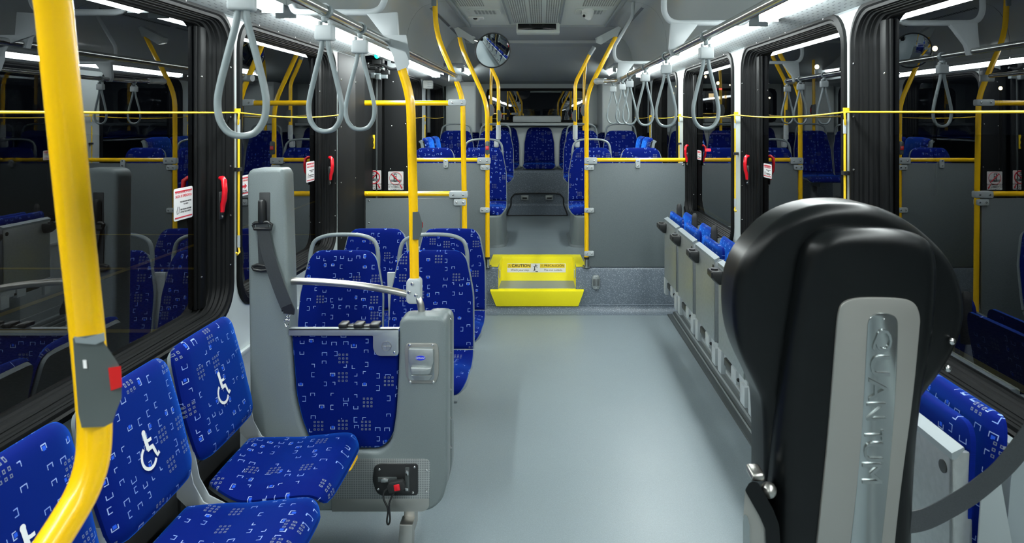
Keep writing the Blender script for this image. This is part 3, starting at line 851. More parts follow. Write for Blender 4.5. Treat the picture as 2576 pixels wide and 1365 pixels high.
# wheel housings (grey boxes) under the first platform seats
for s, nm in ((-1,'left'),(1,'right')):
    m = MB(); a, b = sorted((X(s*.335), X(s*HW)))
    for i in range(1):
        L = rrect(a, b, 6.50, 7.30, .07, 5)
        m.rings([[Vector((u,v,z)) for u, v in inset2(L, d)] for d, z in ((-.035,ZP+.0),(-.03,ZP+.012),(-.006,ZP+.02),(.0,ZP+.05),(.01,.62),(.02,.655),(.05,.67))], True, True, True)
    tag(fixloc(m.build('wheel_housing', M['unit'], None, 40)), 'rounded grey wheel housing on the platform, %s of the aisle' % nm, 'wheel housing')
# ------------------------------------------------------------------ flip-down seats along the left wall
def isa(surf, r, cu, cv, k=1.0, flip=1):
    """wheelchair pictogram drawn as raised strokes on the pad surface (metric)"""
    m = MB()
    def S(u, v): return surf(cu+flip*u*k, cv-v*k, .0022)
    def stroke(pts, wd):
        pts = [Vector((a,b)) for a, b in pts]; L = []
        for i, p in enumerate(pts):
            t = (pts[min(i+1,len(pts)-1)]-pts[max(i-1,0)]).normalized(); nn = Vector((-t.y, t.x))*wd/2
            L.append([S(*(p+nn)), S(*(p-nn))])
        for i in range(len(L)-1): m.quad([L[i][0], L[i][1], L[i+1][1], L[i+1][0]])
    m2 = [(.0095*math.cos(2*PI*q/12)-.004, .064+.0095*math.sin(2*PI*q/12)) for q in range(12)]
    m.bm.faces.new([m.bm.verts.new(S(*q)) for q in m2])
    stroke([(-.004,.060),(-.002,.035),(.0,.010)], .016)
    stroke([(-.002,.036),(.014,.034),(.026,.034)], .010)
    stroke([(-.004,.010),(.016,.010),(.028,.009)], .013)
    stroke([(.024,.010),(.031,-.012),(.037,-.026),(.049,-.020)], .0115)
    stroke([(.0-.004+.036*math.cos(math.radians(a)), -.012+.036*math.sin(math.radians(a))) for a in range(118, 330, 14)], .0105)
    m.build('wheelchair_symbol', M['isa'], r, 0, label='white wheelchair symbol')
def flip_seat_open(label, y0, y1, sym=True, pull=False):
    r = empty('priority_seat', label, 'seat', group='blue flip-down priority seats along the left windows')
    W = (y1-y0)-.012
    # local: x across (= bus -Y..), y depth (wall at +y), z up
    bk = [tuple(v) for v in bez([(.085,.882),(.072,.865),(.055,.80),(.02,.66),(-.005,.57),(-.008,.535)], 5)]
    Lb = clen(bk)
    def hb(s):
        d = s*Lb; w = W/2-.012*abs(1-2*s); q = .05
        if d < q: w -= q*.8*(1-math.sqrt(max(0,1-((q-d)/q)**2)))
        if Lb-d < q: w -= q*.9*(1-math.sqrt(max(0,1-((q-Lb+d)/q)**2)))
        return w
    m = MB(); sf = pad(m, bk, hb, .010, .022, uvoff=(.7,1.3)); m.build('backrest', M['fabric'], r, 50)
    if sym: isa(sf, r, -.012, .205, .86, 1)
    m = MB(); pad(m, bk, lambda s: hb(s)-.006, .014, 0, back=-.0145); m.build('back_shell', M['mgrey'], r, 50)
    cs = [tuple(v) for v in bez([(-.025,.452),(-.06,.444),(-.16,.428),(-.26,.436),(-.36,.444),(-.392,.425),(-.398,.405)], 5)]
    def hc(s):
        w = W/2 - .06*(1-min(1,s/.32))**1.3
        if s > .86: w -= .05*(1-math.sqrt(max(0,1-((s-.86)/.14)**2)))
        return w
    m = MB(); pad(m, cs, hc, .008, .020, uvoff=(.7,.5)); m.build('cushion', M['fabric'], r, 50)
    m = MB(); pad(m, cs, lambda s: hc(s)-.004, .014, 0, back=-.0145); m.build('cushion_shell', M['dgrey'], r, 50)
    m = MB(); bolts(m, [(.02,-.13,.455),(-.12,-.13,.455)], (0,0,1), 8, .006, .002); m.build('studs', M['bolt'], r)
    m = MB()
    for sx in (-1,1):
        x = sx*(W/2-.012)
        m.rings([[Vector((x+q,y,z)) for y,z in ((.05,.60),(.03,.46),(-.03,.40),(-.12,.385),(-.10,.42),(-.05,.445),(-.02,.50),(.0,.60))] for q in (-.002,.002)], True, True, True)
    m.build('hinge_bracket', M['lgrey'], r)
    m = MB(); m.box(-W/2,W/2,.03,.09,.38,.50,.01); m.box(-W/2+.02,W/2-.02,-.20,.03,.36,.40,.008); m.build('support_rail', M['rubber'], r)
    if pull:
        m = MB(); m.tube([(W/2-.16,-.37,.405),(W/2-.155,-.41,.395),(W/2-.06,-.41,.395),(W/2-.055,-.37,.405)], .0065, 8, .012)
        m.build('pull_handle', M['yellow'], r, label='yellow pull handle')
    m = MB(); m.tube([(W/2-.05,-.30,.40),(W/2-.04,-.33,.30),(W/2-.05,-.30,.26),(W/2-.08,-.27,.30),(W/2-.07,-.25,.39)], .007, 8, .02); m.build('strut', M['black'], r)
    nest(r)
    r.location = (-1.075, (y0+y1)/2, 0); r.rotation_euler = (0,0,PI/2)
    return r
flip_seat_open('blue priority seat with wheelchair symbol, farthest of the three, next to the grey barrier', 2.06, 2.485, True, True)
flip_seat_open('blue priority seat with wheelchair symbol, the middle one of the three along the left window', 1.635, 2.06)
flip_seat_open('blue priority seat behind the yellow pole, nearest of the three in the lower left corner', 1.21, 1.635)
# ------------------------------------------------------------------ folded flip seats along the right wall
def flip_seat_folded(label):
    """local x along the bus (+x = towards the rear), y to the wall, origin at the far top corner projected on the floor"""
    r = empty('folded_seat', label, 'seat', group='folded flip-up seats along the right windows')
    W = .430
    m = MB()
    m.box(-W, 0, 0, .010, .455, .878, .003)
    m.box(-W, -W+.012, 0, .045, .455, .88, .003)
    m.build('seat_pan', M['sheet'], r, label='brushed metal underside of the seat')
    m = MB(); m.rings([[Vector((x, y, z)) for y, z in ((-.002,.866),(-.002,.880),(.024,.893),(.026,.888),(.006,.866))] for x in (-W-.004, .004)], True, True, True)
    m.build('pan_flange', M['mgrey'], r)
    m = MB()
    m.rings([[Vector((-W-.030+q, y, z)) for y, z in ((.02,.42),(.045,.80),(.06,.84),(.085,.84),(.11,.70),(.17,.45),(.17,.40),(.02,.40))] for q in (0,.004)], True, True, True)
    m.build('side_frame', M['alu'], r)
    m = MB(); m.box(-W,-.004,.012,.05,.40,.452,.004); m.box(-W+.12,-W+.20,-.002,.03,.385,.45,.004); m.box(-.06,0,-.004,.02,.34,.455,.003); m.box(-W-.02,-W+.05,-.004,.02,.34,.43,.003)
    m.build('hinge_rail', M['lgrey'], r)
    m = MB(); m.box(-.30,-.10,.0,.04,.40,.44,.006); m.cyl((-.32,.01,.41),(-.12,.01,.41),.008); m.build('hinge_mechanism', M['black'], r)
    m = MB()
    def lp(x0, x1, y0, z): return [Vector((x0,.0,z)), Vector((x1,.0,z)), Vector((x1,y0+.008,z)), Vector((x1-.008,y0,z)), Vector((x0+.008,y0,z)), Vector((x0,y0+.008,z))]
    m.rings([lp(-.066,.000,-.020,.784), lp(-.080,.006,-.044,.806), lp(-.086,.010,-.056,.822), lp(-.086,.010,-.056,.846), lp(-.084,.008,-.052,.852)], True, True, True)
    m.cyl((-.038,-.030,.850),(-.038,-.030,.860),.018,14)
    m.build('latch', M['black'], r, label='black release latch')
    m = MB(); m.cyl((-W+.03,-.003,.835),(-W+.03,.001,.835),.014,16); m.build('plug', M['black'], r)
    # folded cushion: thin, leaning behind the pan, its front edge on top
    cs = [tuple(v) for v in bez([(.042,.938),(.040,.90),(.036,.80),(.036,.65),(.050,.50)], 5)]
    Lc = clen(cs)
    def hc(s):
        w = W/2-.002
        if s < .10: w -= .03*(1-math.sqrt(max(0,1-((.10-s)/.10)**2)))
        if s > .45: w -= .07*((s-.45)/.55)
        return w
    t = MB(); pad(t, cs, hc, .012, .010, back=-.012)
    t.bm.transform(Matrix.Translation((-W/2-.004,0,0))); t.build('cushion', M['fabric'], r, 50)
    bk = [tuple(v) for v in bez([(.150,.935),(.142,.90),(.130,.84),(.110,.72),(.092,.60),(.088,.55)], 5)]
    Lb = clen(bk)
    def hb(s):
        w = W/2-.028
        if s < .22: w -= .035*(1-math.sqrt(max(0,1-((.22-s)/.22)**2)))
        if s > .85: w -= .04*(1-math.sqrt(max(0,1-((s-.85)/.15)**2)))
        return w
    t = MB(); pad(t, bk, hb, .008, .018); t.bm.transform(Matrix.Translation((-W/2-.004,0,0))); t.build('backrest', M['fabric'], r, 50)
    m = MB()
    m.rings([[Vector((-W-.004+q, y, z)) for y, z in ((.10,.50),(.125,.82),(.132,.87),(.148,.898),(.172,.905),(.192,.885),(.200,.84),(.24,.50))] for q in (0,.004)], True, True, True)
    m.build('end_bracket', M['mgrey'], r)
    m = MB(); bolts(m, [(-W-.005,.165,.84)], (-1,0,0), 8, .009, .004); m.build('bolts', M['bolt'], r)
    m = MB(); m.rings([[Vector((.018+u, v, z)) for u, v in rrect(-.012+i,.012-i,.092+i,.130-i,.010,4)] for i, z in ((0,.80),(0,.95),(.003,.975),(.010,.985))], True, True, True)
    m.build('rubber_bumper', M['rubber'], r)
    m = MB(); m.box(-W-.01,.03,.24,.27,.10,.82,.004); m.build('wall_frame', M['mgrey'], r)
    nest(r)
    return r
XP = .885
proto = flip_seat_folded('x')
dl = ['farthest folded blue flip seat on the right, beside the grey partition','second folded blue flip seat from the partition on the right','third folded blue flip seat from the partition, under the window post','fourth folded blue flip seat from the partition, at the edge of the black headrest','fifth folded blue flip seat from the partition, hidden behind the black headrest','sixth folded blue flip seat from the partition, hidden behind the black column','nearest folded blue flip seat, right of the black column with a belt across it']
for k in range(7):
    o = proto if k == 0 else copy_tree(proto)
    # local x -> world +Y, local y -> world +X  (mirror handled by rotation of -90 with flipped depth)
    o.location = (XP, 4.91-.503*k, 0); o['label'] = dl[k]
    o.rotation_euler = (0,0,0)
    o['seat_k'] = k
bpy.context.view_layer.update()
# rotate: local +x -> +Y and local +y -> +X needs a reflection, so bake it into the shared meshes once
done = set()
for ch in proto.children_recursive:
    me = ch.data
    if me.name in done: continue
    done.add(me.name)
    me.transform(Matrix(((0,1,0,0),(1,0,0,0),(0,0,1,0),(0,0,0,1)))); me.flip_normals()
for o in list(COL.objects):
    if 'seat_k' in o: del o['seat_k']
# ================================================================== POLES, RAILS, PARTITIONS
RP = .0182
def vplate(pts2, y, t=.03, bev=.006):
    m = MB(); m.prism(pts2, lambda u,v,d: Vector((u, y-t/2+d, v)), 0, t, bev); return m
def clampbox(mb, x0, x1, z0, z1, y, d=.024):
    mb.prism(rrect(x0,x1,z0,z1,.010,3), lambda u,v,q: Vector((u, y-d+q, v)), 0, 2*d, .005)
def pole_thing(name, label, pts, fil=.10, r=RP, n=16, foot=None, head=None, group=None, cat='pole'):
    e = empty(name, label, cat, group=group)
    m = MB(); m.tube(pts, r, n, fil, fn=7); m.build('tube', M['yellow'], e, 60)
    return e
# --- near left pole, leaning in, with a stop button box
Yn = .76
e = pole_thing('grab_pole', 'large yellow pole in the left foreground, bent at its lower end', [P(123,-60,.72)]+[tuple(v) for v in bez([P(136,20,.73), P(186,520,.765), P(216,800,.785), P(234,1000,.79), P(238,1090,.79), P(231,1165,.785), P(208,1235,.775), P(172,1300,.76), P(118,1385,.74), P(60,1475,.72)],7)], 0, .0178, 32)
e2 = empty('stop_button', 'grey stop request box with red button on the large yellow foreground pole', 'button')
m = MB()
def pf(Y): return lambda u, v, d: P(u, v, Y+d)
L = [(183,850),(190,848),(262,838),(262,862),(292,905),(306,930),(306,1000),(292,1035),(283,1062),(262,1073),(205,1075),(197,1040)]
m.prism(L[::-1], lambda u,v,d: P(u, v, .755+d), 0, .045, .004)
m.build('housing', M['sbtn'], e2, 40)
m = MB(); m.prism([(272,925),(304,920),(307,972),(279,982)][::-1], lambda u,v,d: P(u,v,.750+d), 0, .03, .002); m.build('button', M['darkred'], e2)
m = MB(); m.prism([(208,905),(217,905),(219,926),(210,926)][::-1], lambda u,v,d: P(u,v,.7535+d), 0, .003); m.build('mark', M['white'], e2)
m = MB(); m.prism([(186,846),(215,850),(262,836),(264,856),(240,866),(190,862)][::-1], lambda u,v,d: P(u,v,.752+d), 0, .040, .003); m.build('highlight_collar', M['mgrey'], e2)  # lighter grey top piece, glossy chamfer highlight put into its colour
recentre(e); recentre(e2)
# --- middle stanchion on the barrier
Ym = 2.62
def f2(px, py): return P(px, py, Ym)
e = pole_thing('grab_pole', 'yellow stanchion rising from the grey barrier to the left ceiling rail', [f2(1043,720), f2(1039,480), f2(1033,245), f2(1008,165)], .08, .0178, 20)
m = MB()
m.prism(rrect(f2(1025,0).x, f2(1060,0).x, f2(0,760).z, f2(0,698).z, .016, 4), lambda u,v,q: Vector((u, Ym-.028+q, v)), 0, .056, .006)
m.build('clamp', M['lgrey'], e)
m = MB(); bolts(m, [Vector((f2(px,0).x, Ym-.028, f2(0,py).z)) for px, py in ((1041,709),(1033,730),(1050,738))], (0,-1,0), 10, .007, .004); m.build('clamp_bolts', M['bolt'], e)
m = MB()   # bracket from pole top to the rail
m.prism([(988,110),(1016,118),(1031,160),(1027,168),(1000,178),(990,150)][::-1], lambda u,v,d: P(u,v,Ym-.02+d), 0, .05, .006)
m.prism([(905,88),(1022,88),(1031,140),(1028,165),(1003,172),(975,112)][::-1], lambda u,v,d: P(u,v,Ym+.01+d), 0, .012, .003)
m.build('top_bracket', M['lgrey'], e)
recentre(e)
e = empty('stop_button', 'grey stop request box with red button on the yellow stanchion of the barrier', 'button')
m = MB(); m.prism([(1038,533),(1054,532),(1062,560),(1062,580),(1054,602),(1038,602)][::-1], lambda u,v,d: P(u,v,Ym-.03+d), 0, .055, .004); m.build('housing', M['sbtn'], e)
m = MB(); m.prism([(1057,557),(1064,559),(1064,572),(1057,574)][::-1], lambda u,v,d: P(u,v,Ym-.02+d), 0, .03, .002); m.build('button', M['darkred'], e)
recentre(e)
# --- silver armrest rail and elbow on top of the barrier
e = empty('barrier_rail', 'curved silver handrail from the grey belt post to the clamp of the yellow stanchion', 'rail')
m = MB(); m.tube([tuple(v) for v in bez([P(716,706,2.56), P(790,708,2.56), P(880,715,2.57), P(960,726,2.58), P(1030,741,2.61)], 5)], .0135, 14)
m.build('tube', M['satin'], e, 60)
m = MB(); m.tube([tuple(v) for v in bez([P(1045,740,Ym-.01), P(1057,762,Ym-.02), P(1062,795,Ym-.02)], 6)], .0135, 14)
m.build('elbow', M['satin'], e, 60)
m = MB(); c = P(1061,795,2.60); m.cyl(c-Vector((0,0,.004)), c+Vector((0,0,.004)), .04, 20); bolts(m, [c+Vector((dx,-.01,.004)) for dx in (-.028,.028)], (0,0,1)); m.build('flange', M['steel'], e)
recentre(e)
# --- door pole (left, connects to ceiling) with two cross rails and its panel
Yd = 4.76
def fd(px, py): return P(px, py, Yd)
e = pole_thing('grab_pole', 'tall bent yellow pole at the rear door, crossed by two yellow rails', [fd(1172,640)-Vector((0,0,.9)), fd(1168,500), fd(1164,245), fd(1142,190), fd(1097,85), fd(1092,-40)], .13)
m = MB()
for (x0,x1,y0,y1) in ((1128,1173,250,266),(1131,1177,480,497),(1142,1173,500,516)):
    clampbox(m, fd(x0,0).x, fd(x1,0).x, fd(0,y1).z, fd(0,y0).z, Yd)
m.build('rail_clamps', M['lgrey'], e)
m = MB()
for px,py in ((1139,258),(1163,258),(1141,489),(1166,489),(1150,508),(1166,508)): bolts(m, [fd(px,py)-Vector((0,.024,0))], (0,-1,0), 8, .0075)
m.build('clamp_bolts', M['bolt'], e)
m = MB()
c = P(1148,197,Yd); m.sph(c, .030, 1.1, 1.2, .9); m.cyl(c+Vector((-.05,-.02,0)), c+Vector((.03,.01,0)), .024, 14); m.build('rail_joint', M['lgrey'], e)
m = MB(); m.box(fd(1086,0).x, fd(1099,0).x, Yd-.02, Yd+.02, fd(0,16).z, 2.50, .004); m.build('ceiling_sleeve', M['mgrey'], e)
recentre(e)
for py, x0, lb in ((259, 905, 'upper yellow rail between the black door pillar and the door pole'),(487, 915, 'lower yellow rail between the black door pillar and the door pole')):
    m = MB(); m.cyl(fd(x0,py), fd(1150,py), .0185, 16); bolts(m, [fd(x0+10,py)-Vector((0,.018,0))], (0,-1,0), 8, .006)
    tag(fixloc(m.build('cross_rail', M['yellow'], None, 60)), lb, 'rail')
e = empty('door_panel', 'grey modesty panel below the lower cross rail, behind the blue seats', 'panel')
m = MB(); m.box(fd(920,0).x, fd(1158,0).x, Yd-.008, Yd+.008, .06, fd(0,498).z, .004); m.build('panel', M['grey'], e)
m = MB(); bolts(m, [fd(929,504)-Vector((0,.009,0)), fd(929,560)-Vector((0,.009,0))], (0,-1,0)); m.build('panel_bolts', M['bolt'], e)
m = MB(); m.box(fd(913,0).x, fd(920,0).x, Yd-.012, Yd+.012, .06, fd(0,494).z); m.build('edge_seal', M['rubber'], e)
recentre(e)
# --- platform partitions
def fb(px, py): return P(px, py, YB+.01)
def partition(s):
    yy = YB+.01; nm = 'left' if s < 0 else 'right'
    if s < 0: top = [(1226,0),(1226,262),(1155,95)]; px = 1226.5
    else: top = [(1476,0),(1478,235),(1547,90)]; px = 1475.5
    pts = [Vector((fb(px,0).x, yy, ZP+.04)), fb(px, 262 if s < 0 else 237), fb(1155 if s < 0 else 1536, 100 if s < 0 else 118), fb(1155 if s < 0 else 1549, 92)]
    if s < 0: pts = [pts[0], fb(1226,262), fb(1180,160), fb(1162,120), fb(1156,93)]
    e = pole_thing('partition_pole', 'yellow pole at the %s side of the step, bending outwards to the ceiling' % nm, pts, .12)
    m = MB()
    if s > 0: rows = ((1470,1502,396,412),(1470,1494,414,427),(1470,1494,522,534),(1470,1494,630,643))
    else: rows = ((1201,1234,396,412),(1209,1232,414,427),(1208,1232,521,534))
    for x0,x1,y0,y1 in rows: clampbox(m, fb(x0,0).x, fb(x1,0).x, fb(0,y1).z, fb(0,y0).z, yy)
    m.build('rail_clamps', M['lgrey'], e)
    m = MB()
    for x0,x1,y0,y1 in rows:
        w_ = (x1-x0)*.25
        for q in (x0+w_, x1-w_): bolts(m, [fb(q,(y0+y1)/2)-Vector((0,.024,0))], (0,-1,0), 8, .0075)
    m.build('clamp_bolts', M['bolt'], e)
    m = MB(); x = fb(px,0).x; m.cyl((x,yy,ZP), (x,yy,ZP+.07), .021, 14); m.cyl((x,yy,ZP), (x,yy,ZP+.012), .034, 14); m.build('foot_sleeve', M['steel'], e)
    m = MB(); m.cyl((x,yy,ZP+.066), (x,yy,ZP+.085), .0215, 14); m.build('foot_ring', M['black'], e)
    m = MB()
    if s > 0:
        m.prism([(1497,96),(1556,66),(1562,70),(1553,92),(1545,92),(1512,112),(1500,108)][::-1], lambda u,v,d: P(u,v,YB-.03+d), 0, .08, .006)
        m.cyl(P(1509,98,YB-.07), P(1509,98,YB+.0), .022, 16)
    else:
        m.prism([(1142,72),(1152,68),(1196,96),(1200,103),(1190,110),(1164,94),(1153,94)][::-1], lambda u,v,d: P(u,v,YB-.03+d), 0, .08, .006)
        m.cyl(P(1190,97,YB-.07), P(1190,97,YB+.0), .020, 16)
    m.build('ceiling_bracket', M['cove'], e)
    recentre(e)
    x0, x1 = (fb(1024,0).x, fb(1212,0).x) if s < 0 else (fb(1490,0).x, XR-.004)
    m = MB(); z = fb(0,402).z; m.cyl((x0,yy,z),(x1,yy,z),.0165,16); tag(fixloc(m.build('partition_rail', M['yellow'], None, 60)), 'yellow horizontal rail on top of the %s grey partition' % nm, 'rail')
    e = empty('partition_panel', 'grey partition panel on the platform edge, %s of the yellow step' % nm, 'panel')
    xa, xb = (fb(1024,0).x, fb(1221,0).x) if s < 0 else (fb(1482,0).x, XR-.004)
    m = MB(); m.box(xa, xb, yy-.007, yy+.007, ZP+.001, fb(0,410).z, .004); m.build('panel', M['grey'], e)
    q = 1122 if s < 0 else 1604
    m = MB(); clampbox(m, fb(q-6,0).x, fb(q+6,0).x, fb(0,422).z, fb(0,401).z, yy, .021); m.build('rail_clip', M['lgrey'], e)
    m = MB(); bolts(m, [fb(q,404)-Vector((0,.021,0)), fb(q,416)-Vector((0,.021,0))]+([fb(1718,414)-Vector((0,.008,0))] if s > 0 else []), (0,-1,0), 8, .0065); m.build('clip_bolts', M['bolt'], e)
    recentre(e)
partition(-1); partition(1)
# --- poles standing on the platform seats
def seat_pole(s, kind):
    nm = 'left' if s < 0 else 'right'
    if kind == 'A':
        Y = 6.14; xs = (1254,1254,1240,1228) if s < 0 else (1447,1447,1462,1483)
        pts = [P(xs[0],318,Y), P(xs[1],208,Y), P(xs[2],180,Y), P(xs[3],138 if s > 0 else 150,Y)]
        lb = 'short yellow pole with grey sleeve on the %s aisle seat, bending to the ceiling' % nm
        g = P(xs[3]+(-6 if s<0 else 12), (118 if s<0 else 118), Y)
    else:
        Y = 7.72; xs = (1235,1235,1236,1236) if s < 0 else (1469,1469,1470,1474)
        pts = [P(xs[0],352,Y), P(xs[1],230,Y), P(xs[2],190,Y), P(xs[3],150,Y)]
        lb = 'thin yellow pole on the raised row, just %s of the aisle' % nm
        g = None
    e = pole_thing('seat_pole', lb, pts, .10, .0165, 12)
    if kind == 'A':
        m = MB(); x = xs[0]; m.cyl(P(x,350,Y), P(x,314,Y), .022, 14); m.cyl(P(x,354,Y),P(x,350,Y),.012,10)
        m.build('sleeve', M['lgrey'], e)
        c = P(x-3*s*-1 if False else x+ (5 if s>0 else -5),361,Y); m = MB(); m.box(c.x-.022,c.x+.022,Y-.03,Y+.02,c.z-.035,c.z+.03,.012); m.build('hinge', M['lgrey'], e)
        m = MB(); m.tube([pts[3], g], .019, 10); m.build('top_socket', M['mgrey'], e)
    recentre(e)
    e = empty('stop_button', 'small grey stop request box on the %s' % ({(-1,'A'):'short left pole over the aisle seat',(1,'A'):'short right pole over the aisle seat',(-1,'B'):'thin left pole of the raised row',(1,'B'):'thin right pole of the raised row'}[(s,kind)]), 'button')
    cx = xs[0]; py = 291 if kind == 'A' else 277; dx = (-1 if s > 0 else 1)
    m = MB(); q = [(cx,py-15),(cx+dx*5,py-13),(cx+dx*8,py-5),(cx+dx*8,py+6),(cx+dx*5,py+13),(cx,py+15),(cx-dx*3,py+15),(cx-dx*3,py-15)]
    m.prism(q if dx < 0 else q[::-1], lambda u,v,d: P(u,v,Y-.03+d), 0, .055, .003); m.build('housing', M['sbtn'], e)
    m = MB(); a, b = sorted((P(cx+dx*6,0,Y).x, P(cx+dx*9,0,Y).x)); m.box(a, b, Y-.02, Y+.01, P(0,py+5,Y).z, P(0,py-5,Y).z, .002); m.build('button', M['darkred'], e)
    recentre(e)
for s in (-1,1):
    seat_pole(s,'A'); seat_pole(s,'B')
e = empty('stop_button', 'grey stop box with red STOP face on the left partition pole', 'button')
m = MB(); m.prism(rrect(fb(1222,0).x, fb(1232,0).x, fb(0,388).z, fb(0,355).z, .01, 3), lambda u,v,d: Vector((u, YB-.035+d, v)), 0, .05, .004); m.build('housing', M['sbtn'], e)
m = MB(); m.box(fb(1223,0).x, fb(1231,0).x, YB-.040, YB-.030, fb(0,376).z, fb(0,367).z, .002); m.build('button', M['red'], e)
t = text('lettering', 'STOP', M['white'], e, (fb(1227,0).x, YB-.0405, fb(0,371.5).z), (PI/2,0,0), .009)
recentre(e)
# ------------------------------------------------------------------ grab rails and straps
ZR = 1.902
def grab_rail(s):
    nm = 'left' if s < 0 else 'right'
    x = -.605 if s < 0 else .592
    e = empty('ceiling_grab_rail', 'long polished steel grab rail under the %s light strip' % nm, 'rail')
    m = MB()
    if s < 0: pts = [(x,-3.2,ZR),(x,4.70,ZR)]
    else: pts = [(x,-3.2,ZR),(x,5.30,ZR),(.46,5.58,ZR+.012)]
    m.tube(pts, .0152, 18, .05); m.build('tube', M['steel'], e, 60)
    if s > 0:
        m = MB(); c = Vector((.455,5.59,ZR+.012)); m.sph(c, .034, 1, 1.1, .8); m.cyl(c, c+Vector((.055,-.10,-.003)), .023, 12); m.build('end_clamp', M['lgrey'], e)
    recentre(e)
grab_rail(-1); grab_rail(1)
def strap_mesh(e):
    # origin at the rail axis
    m = MB(); m.rings([[Vector((q*math.cos(a), yy, q*math.sin(a))) for a in [2*PI*k/20 for k in range(20)]] for q, yy in ((.0158,-.009),(.0205,-.009),(.0215,-.005),(.0215,.005),(.0205,.009),(.0158,.009),(.0158,-.009))], True, False, False)
    m.box(-.006,.006,-.014,.014,-.034,-.018,.003); m.build('ring', M['strap'], e, 50)
    m = MB(); m.box(-.026,.026,-.016,.016,-.084,-.040,.006,3); m.box(-.018,-.010,-.010,.010,-.044,-.028,.002); m.box(.010,.018,-.010,.010,-.044,-.028,.002)
    m.build('buckle', M['lgrey'], e, 40)
    pts = []
    zt, zb = -.082, -.335
    ctrl = [(.008,zt),(.012,zt-.03),(.030,zt-.10),(.045,zt-.165),(.046,zt-.205),(.034,zt-.238),(.0,zb+.000)]
    ctrl = [(.008,zt),(.012,zt-.03),(.030,zt-.10),(.045,zt-.165),(.0465,zt-.200),(.041,zt-.225),(.027,zt-.245),(.010,zb+.0005)]
    R = bez([(a,0,b) for a,b in ctrl]+[(-a,0,b) for a,b in ctrl[::-1]], 5); Lf = []
    m = MB(); m.tube(R+Lf, .0068, 10, flat=1.0)
    for v in m.bm.verts: v.co.y *= 1.3
    m.build('loop', M['strap'], e, 60)
st = empty('hanging_strap', 'x', 'strap'); strap_mesh(st)
first = True
SL = [(-1,1.36,.10,'largest grey strap, hanging in front of the post between the left windows'),(-1,1.88,-.08,'middle grey strap of the three on the left, over the second left window'),(-1,2.24,.05,'smallest grey strap of the three on the left, before the black door pillar')]
SR = [(1,2.45,.08,'largest grey strap on the right rail, by the second window from the partition'),(1,3.24,-.10,'second largest grey strap on the right rail'),(1,3.90,.12,'third grey strap on the right rail counting from the largest'),(1,4.60,-.05,'fourth grey strap on the right rail counting from the largest'),(1,5.02,.10,'fifth and last but one grey strap on the right rail, before the white corner cabinet'),(1,5.38,-.08,'farthest grey strap on the right rail, nearest the partition pole')]
for s, y, rz, lb in SL+SR:
    o = st if first else copy_tree(st); first = False
    place(o, -.605 if s < 0 else (.592 if y < 5.3 else .56), y, ZR, rz, lb, 'grey hanging straps on the %s rail' % ('left' if s < 0 else 'right'))
# transverse ceiling brackets holding the rails
def bracket(s, Y, lb):
    e = empty('rail_bracket', lb, 'bracket')
    pr = [(.965,2.062),(.955,2.035),(.925,2.030),(.640,2.030),(.605,2.045),(.588,2.08),(.588,2.15),(.655,2.26),(.728,2.385),(.735,2.50)]
    m = MB()
    pts = fillet([Vector((X(s*o),Y,z)) for o,z in pr], .03, 4)
    m.tube(pts, .0108, 10, flat=1.25); m.build('frame_tube', M['lgrey'], e, 50)
    m = MB(); xr = abs((-.605 if s < 0 else .592)-XC)
    m.prism([(X(s*o),z) for o,z in ((xr+.10,2.022),(xr-.02,2.030),(xr-.03,1.915),(xr-.018,1.885),(xr+.018,1.885),(xr+.03,1.93))][::(1 if s > 0 else -1)], lambda u,v,d: Vector((u,Y-.015+d,v)), 0, .03, .005)
    m.build('hanger_plate', M['lgrey'], e, 40)
    recentre(e)
bracket(-1, 2.72, 'light grey ceiling bracket above the yellow stanchion on the left rail')
bracket(1, 3.02, 'light grey ceiling bracket on the right rail, the larger and nearer one')
bracket(1, 5.12, 'light grey ceiling bracket on the right rail, farther one beside the partition pole')
bracket(-1, .3, 'light grey ceiling bracket on the left rail, above the frame'); bracket(1, .3, 'light grey ceiling bracket on the right rail, seen only as a reflection')
# ------------------------------------------------------------------ pull cords
def cord(side, posts, ends, label):
    s = -1 if side == 'L' else 1; x = X(s*(HW-.02))
    e = empty('pull_cord', label, 'cord')
    nodes = ends[:1]+posts+ends[1:]; pts = []
    for a, b in zip(nodes[:-1], nodes[1:]):
        sag = .018*min(1,(b-a)/1.4)
        for k in range(8):
            t = k/8; pts.append((x, a+(b-a)*t, 1.628-4*sag*t*(1-t)))
    pts.append((x, nodes[-1], 1.628))
    m = MB(); m.tube(pts, .0034, 6); m.build('cable', M['cord'], e, 60)
    m = MB()
    for p in posts:
        m.tube([(x+s*.006,p,1.632),(x-s*.006,p-.012,1.622),(x-s*.004,p-.012,1.59),(x+s*.002,p,1.575)], .0042, 6)
        m.box(*sorted((x-s*.006,x+s*.018)), p-.004, p+.004, 1.63, 1.645)
    m.build('cable_eyes', M['cord'], e, 50)
    recentre(e)
    for p, lb, zb in CP[side]:
        q = empty('cord_drop', lb, 'cord')
        m = MB(); m.tube([(x,p,1.575),(x,p,zb)], .0048, 8); m.tube([(x,p,zb),(x-s*.004,p-.002,zb-.02),(x-s*.0,p-.014,zb-.028),(x,p-.022,zb-.018)], .0042, 6); m.build('sleeve', M['cord'], q, 60)
        m = MB(); m.cyl((x,p,1.60),(x,p,1.545),.0065,8); m.cyl((x,p,zb+.05),(x,p,zb),.006,8); m.build('ferrules', M['lgrey'], q)
        m = MB(); m.box(*sorted((x-s*.008,x+s*.018)), p-.014, p+.014, 1.385, 1.40); m.build('clip', M['black'], q)
        recentre(q)
